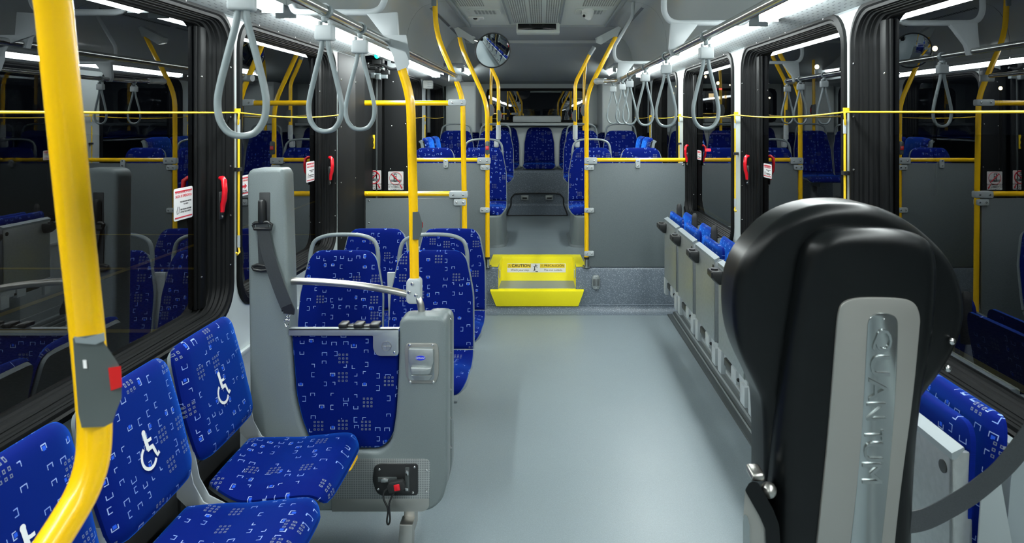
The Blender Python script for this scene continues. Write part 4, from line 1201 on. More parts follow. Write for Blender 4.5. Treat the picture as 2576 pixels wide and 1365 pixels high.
CP = {'L': [(2.802,'yellow cord drop on the post between the two nearest left windows',1.07)],
      'R': [(2.612,'nearest yellow cord drop on the post of the right window wall',1.05),(4.10,'yellow cord drop on the second post of the right window wall',1.07),(5.785,'yellow cord drop on the right window post just behind the partition',1.12),(7.35,'farthest yellow cord drop on the right, between the rear windows',1.2)]}
cord('L', [2.802], [-3.2, 4.20], 'yellow pull cord running along the left windows')
cord('R', [2.612,4.10,5.785,7.35], [-3.2, 8.6], 'yellow pull cord running along the right windows')
CP['L'] = [(7.24,'yellow cord drop on the left window post by the white chime box',1.2)]
cord('L', [7.24], [5.75, 8.6], 'short yellow pull cord on the rear left windows behind the partition')
# ================================================================== BARRIER WITH BELT POST
Yu = 2.52
def fu(px, py): return P(px, py, Yu)
def uo(pts, r=0): return [(fu(a,0).x, fu(0,b).z) for a, b in pts]
def round_poly(pts, radii, n=4):
    out = []; N = len(pts)
    for i in range(N):
        r = radii[i] if isinstance(radii, (list,tuple)) else radii
        a = Vector(pts[i-1]); b = Vector(pts[i]); c = Vector(pts[(i+1)%N])
        if r <= 0: out.append(tuple(b)); continue
        u = (a-b); v = (c-b); d = min(r, u.length*.45, v.length*.45); p0 = b+u.normalized()*d; p1 = b+v.normalized()*d
        for k in range(n+1):
            t = k/n; q = p0*(1-t)**2+b*2*t*(1-t)+p1*t*t; out.append(tuple(q))
    return out
e = empty('wheelchair_barrier', 'grey moulded barrier with blue padded back, tall belt post on its left', 'barrier')
# right column + bottom band + left lower post as one moulding
o_ = [(1125,797),(1125,1215),(1112,1262),(1080,1287),(850,1287),(632,1287),(628,1045),(620,424),(708,424),(716,440),(728,840),(738,1000),(752,1060),(775,1120),(800,1136),(960,1136),(985,1110),(996,1040),(1002,930),(1003,797)]
rad = [26,60,40,30,0,10,0,24,14,0,30,30,30,30,0,24,24,30,30,26]
pts = [(fu(a,0).x, fu(0,b).z) for a, b in round_poly(o_, rad)]
m = MB(); m.prism(pts, lambda u,v,d: Vector((u, Yu+d, v)), 0, .10, .014, 3)
m.build('moulding', M['unit'], e, 40)
m = MB(); m.prism([(fu(a,0).x, fu(0,b).z) for a, b in round_poly([(1128,803),(1128,1210),(1112,1264),(1080,1290),(700,1290),(700,1200),(1060,1200),(1060,803)], [24,50,40,30,0,0,0,24])], lambda u,v,d: Vector((u, Yu+d, v)), .102, .16, .008)
m.build('rear_shell', M['unit'], e, 40)
padp = [(fu(a,0).x, fu(0,b).z) for a, b in round_poly([(1000,838),(1000,935),(995,1040),(983,1105),(958,1132),(802,1132),(778,1116),(756,1060),(742,1000),(729,838)], [4,20,20,20,24,10,20,20,20,4])]
m = MB(); m.prism(padp, lambda u,v,d: Vector((u, Yu+.012+d, v)), 0, .07, .012, 3)
m.build('padded_panel', M['fabric'], e, 50, uvf=lambda c: (c.x+2.0, c.z+.35))
m = MB()
m.prism([(fu(a,0).x, fu(0,b).z) for a, b in round_poly([(727,826),(1003,826),(1003,894),(950,894),(939,878),(939,843),(727,843)], [2,2,10,16,14,3,2])], lambda u,v,d: Vector((u, Yu-.004+d, v)), 0, .006, .001)
m.box(fu(727,0).x, fu(1003,0).x, Yu-.004, Yu+.02, fu(0,829).z, fu(0,826).z)
m.build('top_plate', M['alu'], e, 30, label='brushed aluminium top strip')
m = MB()
for a, b in ((850,872),(888,912),(928,953)): m.box(fu(a,0).x, fu(b,0).x, Yu+.0, Yu+.05, fu(0,826).z, fu(0,815).z, .005)
for a, b in ((868,895),(908,935)): m.box(fu(a,0).x, fu(b,0).x, Yu+.01, Yu+.04, fu(0,827).z, fu(0,821).z, .003)
m.build('release_knobs', M['black'], e)
m = MB(); c = fu(973,869); m.tube([c+Vector((.018*math.cos(a),-.006,.018*math.sin(a))) for a in [2*PI*k/20 for k in range(20)]], .0008, 5, closed=True)
for a0 in (-.010,0,.010): m.tube([c+Vector((a0*1.2,-.006,.014)), c+Vector((a0*1.7,-.006,0)), c+Vector((a0*1.2,-.006,-.014))], .0006, 5)
m.tube([c+Vector((-.017,-.006,0)), c+Vector((.017,-.006,0))], .0006, 5)
m.build('embossed_emblem', M['satin'], e)
m = MB()
fx = lambda a: fu(a,0).x
fz = lambda b: fu(0,b).z
# lever plate on the column
m.prism(round_poly([(fx(1022),fz(862)),(fx(1100),fz(862)),(fx(1104),fz(880)),(fx(1104),fz(940)),(fx(1096),fz(963)),(fx(1030),fz(963)),(fx(1021),fz(940)),(fx(1018),fz(880))], .012), lambda u,v,d: Vector((u, Yu-.004+d, v)), 0, .006, .002)
m.build('lever_plate', M['qsilver'], e, label='silver lever plate')
m = MB(); m.prism(rrect(fx(1028),fx(1093),fz(955),fz(872),.012,4), lambda u,v,d: Vector((u, Yu-.005+d, v)), 0, .003); m.build('lever_recess', M['mgrey'], e)
m = MB()
m.prism(round_poly([(fx(1029),fz(873)),(fx(1092),fz(873)),(fx(1092),fz(906)),(fx(1088),fz(921)),(fx(1034),fz(921)),(fx(1029),fz(906))], .006), lambda u,v,d: Vector((u, Yu-.016+d, v)), 0, .012, .003)
m.prism(round_poly([(fx(1035),fz(918)),(fx(1089),fz(918)),(fx(1086),fz(932)),(fx(1078),fz(937)),(fx(1042),fz(937)),(fx(1036),fz(931))], .006), lambda u,v,d: Vector((u, Yu-.026+d, v)), 0, .02, .004)
m.prism(round_poly([(fx(1034),fz(941)),(fx(1090),fz(941)),(fx(1080),fz(954)),(fx(1045),fz(954))], .006), lambda u,v,d: Vector((u, Yu-.010+d, v)), 0, .006, .002)
m.build('lever', M['sheet'], e)
m = MB(); c = fu(1060,896); m.prism([(c.x+.018*math.cos(a), c.z+.0085*math.sin(a)) for a in [2*PI*k/20 for k in range(20)]], lambda u,v,d: Vector((u, Yu-.0185+d, v)), 0, .003); m.build('oval_badge', M['blueink'], e, label='blue oval badge')
text('lettering', 'QSTRAINT', M['white'], e, (c.x, Yu-.0188, c.z), (PI/2,0,0), .0072)
m = MB(); bolts(m, [Vector((fx(a), Yu-.004, fz(b))) for a, b in ((1031,866),(1089,866),(1033,959),(1091,959),(993,885))], (0,-1,0), 8, .005); m.build('plate_screws', M['bolt'], e)
# kick plate with dimples
m = MB(); m.prism(round_poly([(fx(835),fz(1153)),(fx(1072),fz(1153)),(fx(1083),fz(1160)),(fx(1080),fz(1253)),(fx(835),fz(1253))], [.0,.014,.014,.004,0]), lambda u,v,d: Vector((u, Yu-.003+d, v)), 0, .004, .001)
m.build('kick_plate', M['tread'], e, label='dimpled steel kick plate')
m = MB(); m.prism(round_poly([(fx(835),fz(1253)),(fx(1080),fz(1253)),(fx(1080),fz(1275)),(fx(1066),fz(1285)),(fx(835),fz(1285))], [0,.004,.02,.01,0]), lambda u,v,d: Vector((u, Yu-.003+d, v)), 0, .004, .001)
m.build('kick_plate_lower', M['satin'], e)
m = MB(); m.prism(round_poly([(fx(958),fz(1163)),(fx(1052),fz(1164)),(fx(1052),fz(1243)),(fx(950),fz(1244)),(fx(938),fz(1205)),(fx(942),fz(1170))], [.02,.012,.012,.03,.01,.03]), lambda u,v,d: Vector((u, Yu-.008+d, v)), 0, .008, .002)
m.build('buckle_plate', M['black'], e)
m = MB()
m.box(fx(1020),fx(1031),Yu-.010,Yu-.006,fz(1234),fz(1172),.002); m.box(fx(952),fx(1000),Yu-.010,Yu-.006,fz(1209),fz(1196),.002)
m.build('slot_inserts', M['dgrey'], e)
m = MB(); m.box(fx(1022),fx(1030),Yu-.016,Yu-.006,fz(1190),fz(1179),.002); m.box(fx(960),fx(980),Yu-.016,Yu-.006,fz(1208),fz(1198),.002); m.box(fx(1020),fx(1029),Yu-.014,Yu-.006,fz(1229),fz(1222),.002)
bolts(m, [Vector((fx(a), Yu-.008, fz(b))) for a, b in ((956,1177),(1044,1171),(953,1226),(1040,1235),(1075,1180),(1074,1232))], (0,-1,0), 8, .0045)
m.build('latch_metal', M['bolt'], e)
m = MB()   # support leg
m.prism([(fx(1003),0.0),(fx(1037),0.0),(fx(1040),.10),(fx(1008),.10)], lambda u,v,d: Vector((u, Yu-.02+d, v+.001)), .0, .06, .003)
m.box(fx(1012),fx(1040),Yu+.03,Yu+.09,.05,.16,.003)
m.build('support_foot', M['satin'], e)
m = MB(); m.box(fx(652),fx(680),Yu-.003,Yu+.02,fz(558),fz(483),.004); m.build('belt_slot', M['alcove'], e)
m = MB(); bolts(m, [Vector((fx(1127), Yu+.08, fz(b))) for b in (818,905,1000,1075,1150)], (1,0,0), 8, .006); m.build('edge_screws', M['bolt'], e)
recentre(e)
# shoulder belt on the post
e = empty('shoulder_belt', 'black seat belt hanging from the tall grey post, ending in a metal clip', 'seat belt')
y = Yu-.02
def ribbon(m, pts, w, t=.003):
    pts = [Vector(p) for p in pts]; L = []
    for i, p in enumerate(pts):
        tt = (pts[min(i+1,len(pts)-1)]-pts[max(i-1,0)]).normalized(); nn = tt.cross(Vector((0,1,0))).normalized()
        ww = w[i]/2 if isinstance(w, (list,tuple)) else w/2
        L.append([p+nn*ww, p-nn*ww, p-nn*ww+Vector((0,t,0)), p+nn*ww+Vector((0,t,0))])
    m.rings(L, True, True, True)
U = lambda px, py, dy=0: Vector((fx(px), Yu+dy, fz(py)))
m = MB(); ribbon(m, [tuple(v) for v in bez([U(664,556,-.022), U(675,612,-.024), U(690,662,-.028), U(712,724,-.030), U(730,768,-.030), U(732,776,-.030)], 4)], [.048]*16+[.044]*3+[.034,.03][:2] if False else .046)
ribbon(m, [U(664,560,-.010), U(664,612,-.008), U(666,675,-.006)], .040)
m.build('webbing', M['belt'], e, 40)
m = MB(); m.box(fx(655),fx(672),Yu-.03,Yu-.004,fz(560),fz(500),.008)
m.tube([U(643,562,-.022), U(646,573,-.022), U(688,573,-.022), U(690,562,-.022), U(680,556,-.022), U(648,558,-.022), U(643,562,-.022)], .006, 8)
m.tube([U(638,669,-.010), U(650,664,-.012), U(676,668,-.012), U(682,676,-.012), U(660,679,-.012), U(642,676,-.012), U(638,669,-.010)], .006, 8)
m.box(fx(642),fx(680),Yu-.014,Yu,fz(677),fz(667),.004)
m.build('belt_guides', M['black'], e, 50)
m = MB(); ribbon(m, [U(729,762,-.034), U(735,776,-.034), U(734,783,-.034)], .040, .010); m.build('belt_end', M['black'], e)
m = MB()
for cx_, cz_, ra, rb, rot_ in ((733,786,.0055,.009,0),(731,795,.005,.009,.5),(728,806,.007,.013,.25)):
    cc = U(cx_,cz_,-.03); m.tube([cc+Vector((ra*math.cos(t)*math.cos(rot_)-rb*math.sin(t)*math.sin(rot_)*-1*0-rb*math.sin(t)*math.sin(rot_), .002*math.cos(t*2), rb*math.sin(t)*math.cos(rot_)+0)) for t in [2*PI*k/14 for k in range(14)]], .0022, 6, closed=True)
m.build('clip', M['bolt'], e, 60)
recentre(e)
e = empty('belt_buckle', 'black belt buckle with red button hanging on the kick plate of the barrier', 'buckle')
m = MB()
R = Matrix.Translation(U(1003,1209,-.035)) @ Matrix.Rotation(math.radians(9), 4, 'Y').inverted()
t = MB(); t.prism(round_poly([(-.030,-.020),(.026,-.016),(.034,0),(.026,.020),(-.026,.020),(-.034,.006)], .006), lambda u,v,d: Vector((u, d, v)), -.011, .011, .004)
t.bm.transform(R); t.build('body', M['rubber'], e)
t = MB(); t.box(-.008,.014,-.0135,-.008,-.012,.011,.003); t.bm.transform(R); t.build('button', M['red'], e)
m = MB(); m.tube([tuple(v) for v in bez([U(990,1212,-.03),U(972,1222,-.035),U(972,1240,-.04),U(983,1262,-.045),U(981,1290,-.05),U(985,1298,-.05),U(989,1285,-.05),U(986,1250,-.045),U(996,1226,-.035)],4)], .0035, 7); m.build('cable', M['black'], e, 60)
recentre(e)
# ================================================================== FOREGROUND BACKREST (right)
def qy(py): return 1.14 + (py-518)/850*.10
def fq(px, py, d=0): return P(px, py, qy(py)) + Vector((0, d, 0))
def qprism(m, pts, d0, d1, bev, seg=4):
    sg = 1 if d1 > d0 else -1
    L = []
    for k in range(seg+1):
        a = PI/2*k/seg
        L.append([fq(u,v,d0+bev*.00065*(1-math.sin(a))) for u,v in inset2(pts, bev*(1-math.cos(a)))])
    L = [[fq(u,v,d1) for u,v in pts]] + L
    m.rings(L, True, True, True)
e = empty('securement_station', 'large black rounded backrest with silver spine plate in the right foreground', 'wheelchair restraint')
head = [(2165,518),(2235,524),(2320,560),(2400,625),(2450,690),(2475,790),(2462,870),(2420,950),(2355,1030),(2330,1085),(2318,1365),(2310,1560),(1946,1560),(1945,1365),(1947,1055),(1925,1000),(1885,920),(1866,850),(1862,760),(1880,680),(1925,615),(1990,555),(2080,523)]
head = smooth_closed(head, 2)
m = MB(); qprism(m, head, .035, .13, 38, 6); m.build('back_shell', M['qblack'], e, 60)
spine = smooth_closed([(2080,583),(2130,574),(2250,576),(2330,592),(2362,622),(2371,680),(2366,800),(2352,900),(2330,1000),(2310,1200),(2300,1560),(1945,1560),(1950,1200),(1985,900),(2010,760),(2022,680),(2040,615)], 2)
m = MB(); qprism(m, spine, -.005, .05, 46, 6); m.build('spine_cover', M['qblack'], e, 60)
plate = smooth_closed([(2140,747),(2180,744),(2260,746),(2295,756),(2309,790),(2306,830),(2290,1000),(2262,1200),(2240,1400),(2228,1560),(2025,1560),(2050,1360),(2072,1150),(2085,1000),(2098,830),(2104,775),(2115,756)], 2)
m = MB(); qprism(m, plate, -.010, .01, 3, 2); m.build('spine_plate', M['qsilver'], e, 50, label='satin silver plate')
stripe = smooth_closed([(2195,782),(2225,782),(2248,792),(2252,815),(2245,1000),(2228,1200),(2208,1380),(2190,1560),(2115,1560),(2130,1380),(2150,1200),(2165,1000),(2174,830),(2176,797)], 2)
m = MB(); qprism(m, stripe, -.0120, .01, 2.5, 2)
m.build('recessed_strip', M['qstrip'], e, 50)
for i, (py0, py1, ch) in enumerate(((822,878,'Q'),(888,938,'U'),(944,1000,'A'),(1006,1048,'N'),(1074,1098,'T'),(1104,1150,'U'),(1156,1205,'M'))):
    t = text('lettering', ch, M['qstrip'], e, (0,0,0), (0,0,0), 1, .02, 1)
    vs = t.data.vertices; ax = [v.co.x for v in vs]; ay = [v.co.y for v in vs]
    x0, x1, y0, y1 = min(ax), max(ax), min(ay), max(ay)
    cx = 2211-(py0-822)*.075+(-.0); hw_ = 24
    for v in vs:   # rotated a quarter turn clockwise: glyph x runs down, glyph up points right
        fx_ = (v.co.x-x0)/(x1-x0); fy_ = (v.co.y-y0)/(y1-y0)
        py = py0+fx_*(py1-py0); px = cx-hw_+fy_*2*hw_ - 2
        v.co = fq(px, py, -.0155 if v.co.z > 0 else -.011)
    t.data.shade_smooth(); t.data.set_sharp_from_angle(angle=math.radians(40))
m = MB()
for px, py in ((2421,872),(2410,942),(2349,907)): m.sph(fq(px, py, .030 if px > 2400 else .028), .0065, 1, .8, 1)
m.sph(fq(2214,797,-.013), .0015)
m.build('bolts', M['bolt'], e, 60)
root_q = e
Ya = 1.18
def fa(px, py, d=0): return P(px, py, Ya+d)
ar = [(1874,1232),(1885,1213),(1897,1210),(1908,1214),(1945,1280),(1960,1320),(1965,1400),(1965,1500),(1935,1500),(1925,1330),(1912,1300),(1878,1240)]
m = MB(); m.prism(round_poly(ar[::-1], 6), lambda u,v,d: fa(u,v,d), 0, .10, 0); arm = m.build('armrest', M['qblack'], root_q, 50, label='grey and black armrest end'); e = arm
ap = [(1874,1232),(1880,1235),(1914,1300),(1925,1330),(1925,1500),(1868,1500),(1870,1300)]
m = MB(); m.prism(ap[::-1], lambda u,v,d: fa(u,v,.004+d), 0, .09, 0); m.build('panel', M['qsilver'], e, 40)
m = MB(); m.prism(round_poly([(1872,1292),(1880,1297),(1886,1320),(1886,1500),(1869,1500),(1869,1310)][::-1], 4), lambda u,v,d: fa(u,v,-.002+d), 0, .01, 0)
m.build('badge_strip', M['qstrip'], e)
m = MB(); m.box(fa(1905,0).x, fa(1940,0).x, Ya+.03, Ya+.07, fa(0,1236).z, fa(0,1214).z, .005); m.sph(fa(1934,1232,.03), .014); m.build('hinge', M['satin'], e, 60)
recentre(root_q)
e = empty('lap_belt', 'dark belt stretched across the nearest folded seat at the lower right', 'seat belt')
m = MB(); pts = [tuple(v) for v in bez([P(2255,1318,1.24), P(2330,1305,1.24), P(2420,1258,1.22), P(2480,1215,1.20), P(2540,1160,1.17), P(2640,1030,1.12)], 6)]
ribbon(m, pts, .040, .002); m.build('webbing', M['belt'], e, 50)
recentre(e)
# ================================================================== REAR DOOR (left)
m = MB()
def pl(px, py): # on the left wall plane
    x = XL; Y = x*F/(px-VX); return Y
m.box(XL-.06, XL+.006, 4.215, 4.66, 0, 2.06, .006)                # pillar panel ahead of the door
m.rings([[Vector((a,b,z)) for a,b in ((XL-.06,4.60),(XL+.006,4.60),(XL+.03,4.745),(XL-.06,4.745))] for z in (0,2.055)], True, True, True)
struct(m, 'door_frame_trim', 'panel')
m = MB(); bolts(m, [Vector((XL+.006, y, z)) for y in (4.27,4.60) for z in (.5,.85,1.2,1.55,1.85)], (1,0,0), 8, .006, .003)
tag(fixloc(m.build('trim_50', M['bolt'])), kind='structure')
e = empty('door_1', kind='structure')
m = MB(); m.box(XL-.12, XL-.10, 4.70, 5.60, 0, 2.05, .003)
m.build('door_leaf', M['panel'], e)
m = MB()
yl = 5.50
m.box(P(925,0,yl).x, P(960,0,yl).x, yl, yl+.02, .1, P(0,190,yl).z, .004)
m.build('folded_leaf', M['panel'], e)
m = MB(); m.box(P(962,0,yl).x, P(1025,0,5.56).x, 5.56, 5.60, .0, 2.0, .004); m.build('side_pillar', M['panel'], e)
m = MB(); m.box(P(912,0,yl).x, P(920,0,yl).x, yl-.05, yl, .1, P(0,176,yl).z, .003); m.box(P(946,0,yl).x, P(950,0,yl).x, yl-.012, yl, .1, P(0,190,yl).z, .002); m.build('leaf_edge', M['dgrey'], e)
m = MB(); bolts(m, [P(a,b,5.56) for a,b in ((988,206),(985,317),(1020,312),(982,425),(952,316),(1023,420))], (0,-1,0), 8, .007); m.build('leaf_screws', M['bolt'], e)
m = MB(); m.box(P(915,0,5.45).x, P(975,0,5.45).x, 5.42, 5.46, P(0,198,5.45).z, P(0,183,5.45).z, .004); m.box(P(933,0,5.4).x,P(944,0,5.4).x,5.38,5.44,P(0,196,5.4).z,P(0,184,5.4).z,.005); m.box(P(946,0,5.4).x,P(957,0,5.4).x,5.38,5.44,P(0,200,5.4).z,P(0,187,5.4).z,.005)
m.build('hinge_bar', M['mgrey'], e)
recentre(e)
m = MB(); m.box(P(1012,0,YB).x-.18, P(1026,0,YB).x, YB-.005, YB+.012, 0, 2.06, .003); struct(m, 'door_frame_trim', 'panel')
m = MB(); m.box(XL-.10, XL+.20, 4.78, 5.58, 0, .006, .002); struct(m, 'trim_51', 'syellow')
e = empty('door_mechanism', 'black door opener mechanism above the rear door, with a green lamp', 'mechanism')
m = MB()
for i in range(9):
    a = random.uniform(912, 985); b = random.uniform(150, 182); ww = random.uniform(10, 26)
    c = P(a, b, 5.3+random.uniform(-.1,.1)); m.box(c.x, c.x+ww*.0031, c.y, c.y+.06, c.z-.02, c.z+.015, .004)
m.box(P(915,0,5.2).x, P(1005,0,5.2).x, 5.25, 5.5, P(0,132,5.2).z, P(0,96,5.2).z, .004); m.tube([P(915,160,5.25), P(955,158,5.25), P(985,175,5.25), P(1005,170,5.25)], .010, 8, .03)
m.build('housing', M['panel'], e)
m = MB(); m.box(P(957,0,5.2).x,P(966,0,5.2).x,5.2,5.24,P(0,176,5.2).z,P(0,170,5.2).z,.002); m.box(P(922,0,5.2).x,P(928,0,5.2).x,5.2,5.24,P(0,162,5.2).z,P(0,156,5.2).z,.002); m.tube([P(930,168,5.2),P(950,166,5.2),P(968,178,5.2)],.004,6); m.build('connectors', M['bolt'], e)
m = MB(); m.sph(P(948,141,5.0), .018); m.build('indicator_lamp', M['green'], e, 60)
recentre(e)
def nostand(px0, px1, py0, py1, Y, lb, cut=0):
    e = empty('door_sign', lb, 'sign', group='no standing signs on the rear door')
    a, b = P(px0,py1,Y), P(px1,py0,Y); W = b.x-a.x; Hh = b.z-a.z
    m = MB(); m.prism(rrect(a.x,b.x,a.z,b.z,.006,3), lambda u,v,d: Vector((u,Y-.002+d,v)), 0, .002); m.build('backing', M['white'], e, 0)
    full = W/(1-cut); cx = b.x-full/2; cz = a.z+Hh*.64; r = full*.40
    def ok(p): return p.x > a.x+.002
    m = MB(); arc = [Vector((cx+r*math.cos(t), Y-.003, cz+r*math.sin(t))) for t in [2*PI*k/40 for k in range(40)]]
    seg = [p for p in arc if ok(p)]
    if cut == 0: m.tube(arc, .0042, 6, closed=True, flat=.3)
    else:
        k0 = next(k for k in range(40) if ok(arc[k]) and not ok(arc[k-1])); run = []
        for k in range(40):
            q = arc[(k0+k)%40]
            if not ok(q): break
            run.append(q)
        m.tube(run, .0042, 6)
    d = [Vector((cx+s_*r*.7, Y-.003, cz-s_*r*.7*(1 if cut == 0 else -1))) for s_ in (-1,1)]
    if cut: d[0] = d[0].lerp(d[1], .22)
    m.tube(d, .0042, 6)
    for sx in (-1,1):
        x = cx+sx*full*.36
        if x < a.x+.02: continue
        m.tube([Vector((x-sx*.01, Y-.003, a.z+Hh*.30)), Vector((x+sx*.004, Y-.003, a.z+Hh*.12))], .004, 5)
        m.tube([Vector((x+sx*.004, Y-.003, a.z+Hh*.14)), Vector((x+sx*.008, Y-.003, a.z+Hh*.07))], [.009,.001], 5)
    m.build('prohibition_mark', M['inkred'], e, 0)
    m = MB(); q = max(a.x+.004, cx-full*.14)
    m.box(q, q+full*.05, Y-.0028, Y-.0018, cz-r*.55, cz+r*.72); m.box(q+full*.16, q+full*.19, Y-.0028, Y-.0018, cz-r*.55, cz+r*.72)
    for h in (-.5,-.1,.25,.7): m.box(q, q+full*.19, Y-.0028, Y-.0018, cz+r*h-.003, cz+r*h+.003)
    m.build('door_pictogram', M['inkblack'], e, 0)
    m = MB(); m.box(max(a.x+.004,cx-r*.9), cx+r*.9, Y-.0024, Y-.0016, cz-r*.62, cz-r*.22); m.build('floor_pictogram', M['mgrey'], e, 0)
    for sx, body in ((-.16,'KEEP CLEAR\nOF MOVING\nDOOR'),(.16,'NO PARARSE\nCERCA DE\nLA PUERTA')):
        if cut and sx < 0: continue
        text('lettering', body, M['inkblack'], e, (cx+sx*full, Y-.0024, a.z+Hh*.16), (PI/2,0,0), .020, .0002, .8)
    recentre(e)
nostand(976.5,1015,431,478,5.555,'white no-standing sign with red circle on the black pillar right of the rear door')
nostand(931,959,428,477,5.49,'white no-standing sign with red circle on the rear door leaf, partly cut by its edge', .28)
e = empty('door_sign', 'small yellow pictogram label on the black rear door', 'sign')
m = MB(); a, b = P(934,374,5.49), P(943,339,5.49); m.box(a.x,b.x,5.492,5.498,a.z,b.z,.001); m.build('backing', M['stickyel'], e)
m = MB(); m.tube([P(938,346,5.488),P(940,352,5.488),P(937,358,5.488),P(940,364,5.488),P(938,370,5.488)], .003, 6, .01); m.build('pictogram', M['inkblack'], e)
recentre(e)
# ================================================================== STEP
e = empty('boarding_step', 'bright yellow step up to the rear platform with grey tread', 'step')
TZ = .190
def fs(px, Y=YB): return P(px,0,Y).x
m = MB()
# lower riser: projecting trapezoid with rounded top edge
L = []
for (y, z, a, b) in ((YB+.02,TZ+.002,1234,1468),(YB-.030,TZ,1234,1468),(YB-.042,TZ-.006,1234.5,1467.5),(YB-.044,TZ-.022,1236,1466),(YB-.030,.060,1248.5,1454.5),(YB-.018,.052,1250,1453),(YB+.02,.052,1250,1453)):
    L.append([Vector((fs(a),y,z)), Vector((fs(b),y,z))])
m.rings(L, False, False, False)
for k in (0,1): m.bm.faces.new([m.bm.verts.new(l[k]) for l in L])
m.build('lower_nosing', M['syellow'], e, 40)
m = MB(); m.box(SX0+.002, SX1-.002, YB+.018, YB+.44, TZ-.03, TZ); m.build('tread', M['floor'], e)
m = MB()
yb0, yb1 = YB+.30, YB+.42
# back riser, sloping cheeks, top nosing frame
bi = [(-.336,.246)]
xl, xr = SX0, SX1
m.quad([(xl+.006,yb0,TZ),(xr-.006,yb0,TZ),(xr-.008,yb1,ZP-.012),(xl+.008,yb1,ZP-.012)])
m.quad([(xl+.008,yb1,ZP-.012),(xr-.008,yb1,ZP-.012),(xr-.006,yb1+.02,ZP+.002),(xl+.006,yb1+.02,ZP+.002)])
m.quad([(xl+.006,yb1+.02,ZP+.002),(xr-.006,yb1+.02,ZP+.002),(xr+.066,yb1+.10,ZP+.003),(xl-.080,yb1+.10,ZP+.003)])
for sgn, xx in ((-1,xl),(1,xr)):
    m.quad([(xx,YB+.012,TZ),(xx-sgn*.006,yb0,TZ),(xx-sgn*.008,yb1,ZP-.012),(xx,YB+.006,ZP-.012)])
    m.quad([(xx,YB+.006,ZP-.012),(xx-sgn*.008,yb1,ZP-.012),(xx-sgn*.006,yb1+.02,ZP+.002),(xx+sgn*.006,YB+.01,ZP+.001)])
    m.quad([(xx+sgn*.006,YB+.01,ZP+.0015),(xx-sgn*.006,yb1+.02,ZP+.002),(xx+sgn*(.066 if sgn > 0 else .080),yb1+.10,ZP+.003),(xx+sgn*.085,YB+.03,ZP+.0025)])
m.build('upper_riser', M['syellow'], e, 30)
m = MB()
for sgn, xx in ((-1,xl),(1,xr)):
    a, b = sorted((xx-sgn*.004, xx-sgn*.012)); m.box(a, b, YB+.05, YB+.09, .27, .34, .004)
m.build('side_lamps', M['white_plastic'], e)
recentre(e)
e = empty('caution_sign', 'yellow and white CAUTION watch your step label on the yellow riser', 'sign')
sl = (yb1-yb0)/(ZP-.012-TZ)       # slope of the riser
def onr(u, z, d=0):               # point on the sloping riser face
    n_ = Vector((0,-1,sl)).normalized(); return Vector((u, yb0+(z-TZ)*sl, z)) + n_*d
xa, xb = P(1276,0,YB+.36).x, P(1423,0,YB+.36).x; za = TZ+.062; zb = za+.068
R3 = Matrix((Vector((1,0,0)), Vector((0,sl,1)).normalized(), Vector((0,-1,sl)).normalized())).transposed()
m = MB(); m.prism(rrect(xa,xb,za,zb,.004,2), lambda u,v,d: onr(u,v,d), .001, .002); m.build('backing', M['white'], e, 0)
W = xb-xa; zm = za+.034
m = MB()
for a, b in ((.004,.405),(.56,.985)): m.prism([(xa+W*a,zm),(xa+W*b,zm),(xa+W*b,zb-.003),(xa+W*a,zb-.003)], lambda u,v,d: onr(u,v,d), .002, .0025)
m.build('yellow_bands', M['stickyel'], e, 0)
text('lettering', 'CAUTION', M['inkblack'], e, onr(xa+W*.237, (zm+zb)/2-.001, .0032), R3, .037, .0003, 1.0, bold=.0008)
text('lettering', 'PRECAUCIÓN', M['inkblack'], e, onr(xa+W*.805, (zm+zb)/2-.001, .0032), R3, .030, .0003, .95, bold=.0002)
text('lettering', 'Watch your step.', M['inkblack'], e, onr(xa+W*.22, (zm+za)/2, .0028), R3, .027, .0003, .86)
text('lettering', 'Pise con cuidado.', M['inkblack'], e, onr(xa+W*.79, (zm+za)/2, .0028), R3, .027, .0003, .86)
m = MB()
for cx in (.036,.595):
    c = xa+W*cx; q = [(c-.013,zm+.006),(c+.013,zm+.006),(c,zb-.007)]
    m.tube([onr(*p,.003) for p in q], .0012, 5, closed=True); m.tube([onr(c,zm+.012,.003), onr(c,zm+.021,.003)], .0013, 5)
c = xa+W*.483
def st_(pts, r): m.tube([onr(c+a, za+b, .003) for a, b in pts], r, 6)
m.sph(onr(c+.003, za+.057, .003), .0045, 1, .4, 1)
st_([(.002,.052),(-.006,.043),(-.008,.030)], .0036); st_([(.002,.052),(-.010,.044),(-.020,.046)], .0018); st_([(.001,.050),(.012,.052),(.018,.048)], .0018); st_([(.003,.050),(.011,.040),(.016,.034)], .0018)
st_([(-.008,.030),(-.010,.020),(-.014,.008)], .0028); st_([(-.008,.030),(-.004,.020),(-.006,.012)], .0026); st_([(.0,.006),(.022,.006)], .0026)
m.build('pictogram', M['inkblack'], e, 50)
recentre(e)
e = empty('step_light', 'small slotted metal lamp on the speckled riser right of the yellow step', 'lamp')
a, b = fs(1489), fs(1509); z0, z1 = P(0,726,YB).z, P(0,691,YB).z
m = MB(); m.prism(round_poly([(a,z0+.02),(a+.012,z0),(b-.012,z0),(b,z0+.02),(b,z1-.02),(b-.012,z1),(a+.012,z1),(a,z1-.02)], .004), lambda u,v,d: Vector((u, YB-.022+d, v)), 0, .022, .006); m.build('housing', M['sheet'], e)
m = MB()
for k in range(5):
    x = a+.011+(b-a-.022)*k/4; m.box(x-.0022,x+.0022,YB-.0235,YB-.020,z0+.028,z1-.030)
m.build('slots', M['black'], e)
m = MB(); bolts(m, [((a+b)/2,YB-.021,z1-.012),((a+b)/2,YB-.021,z0+.012)], (0,-1,0)); m.build('screws', M['bolt'], e)
recentre(e)
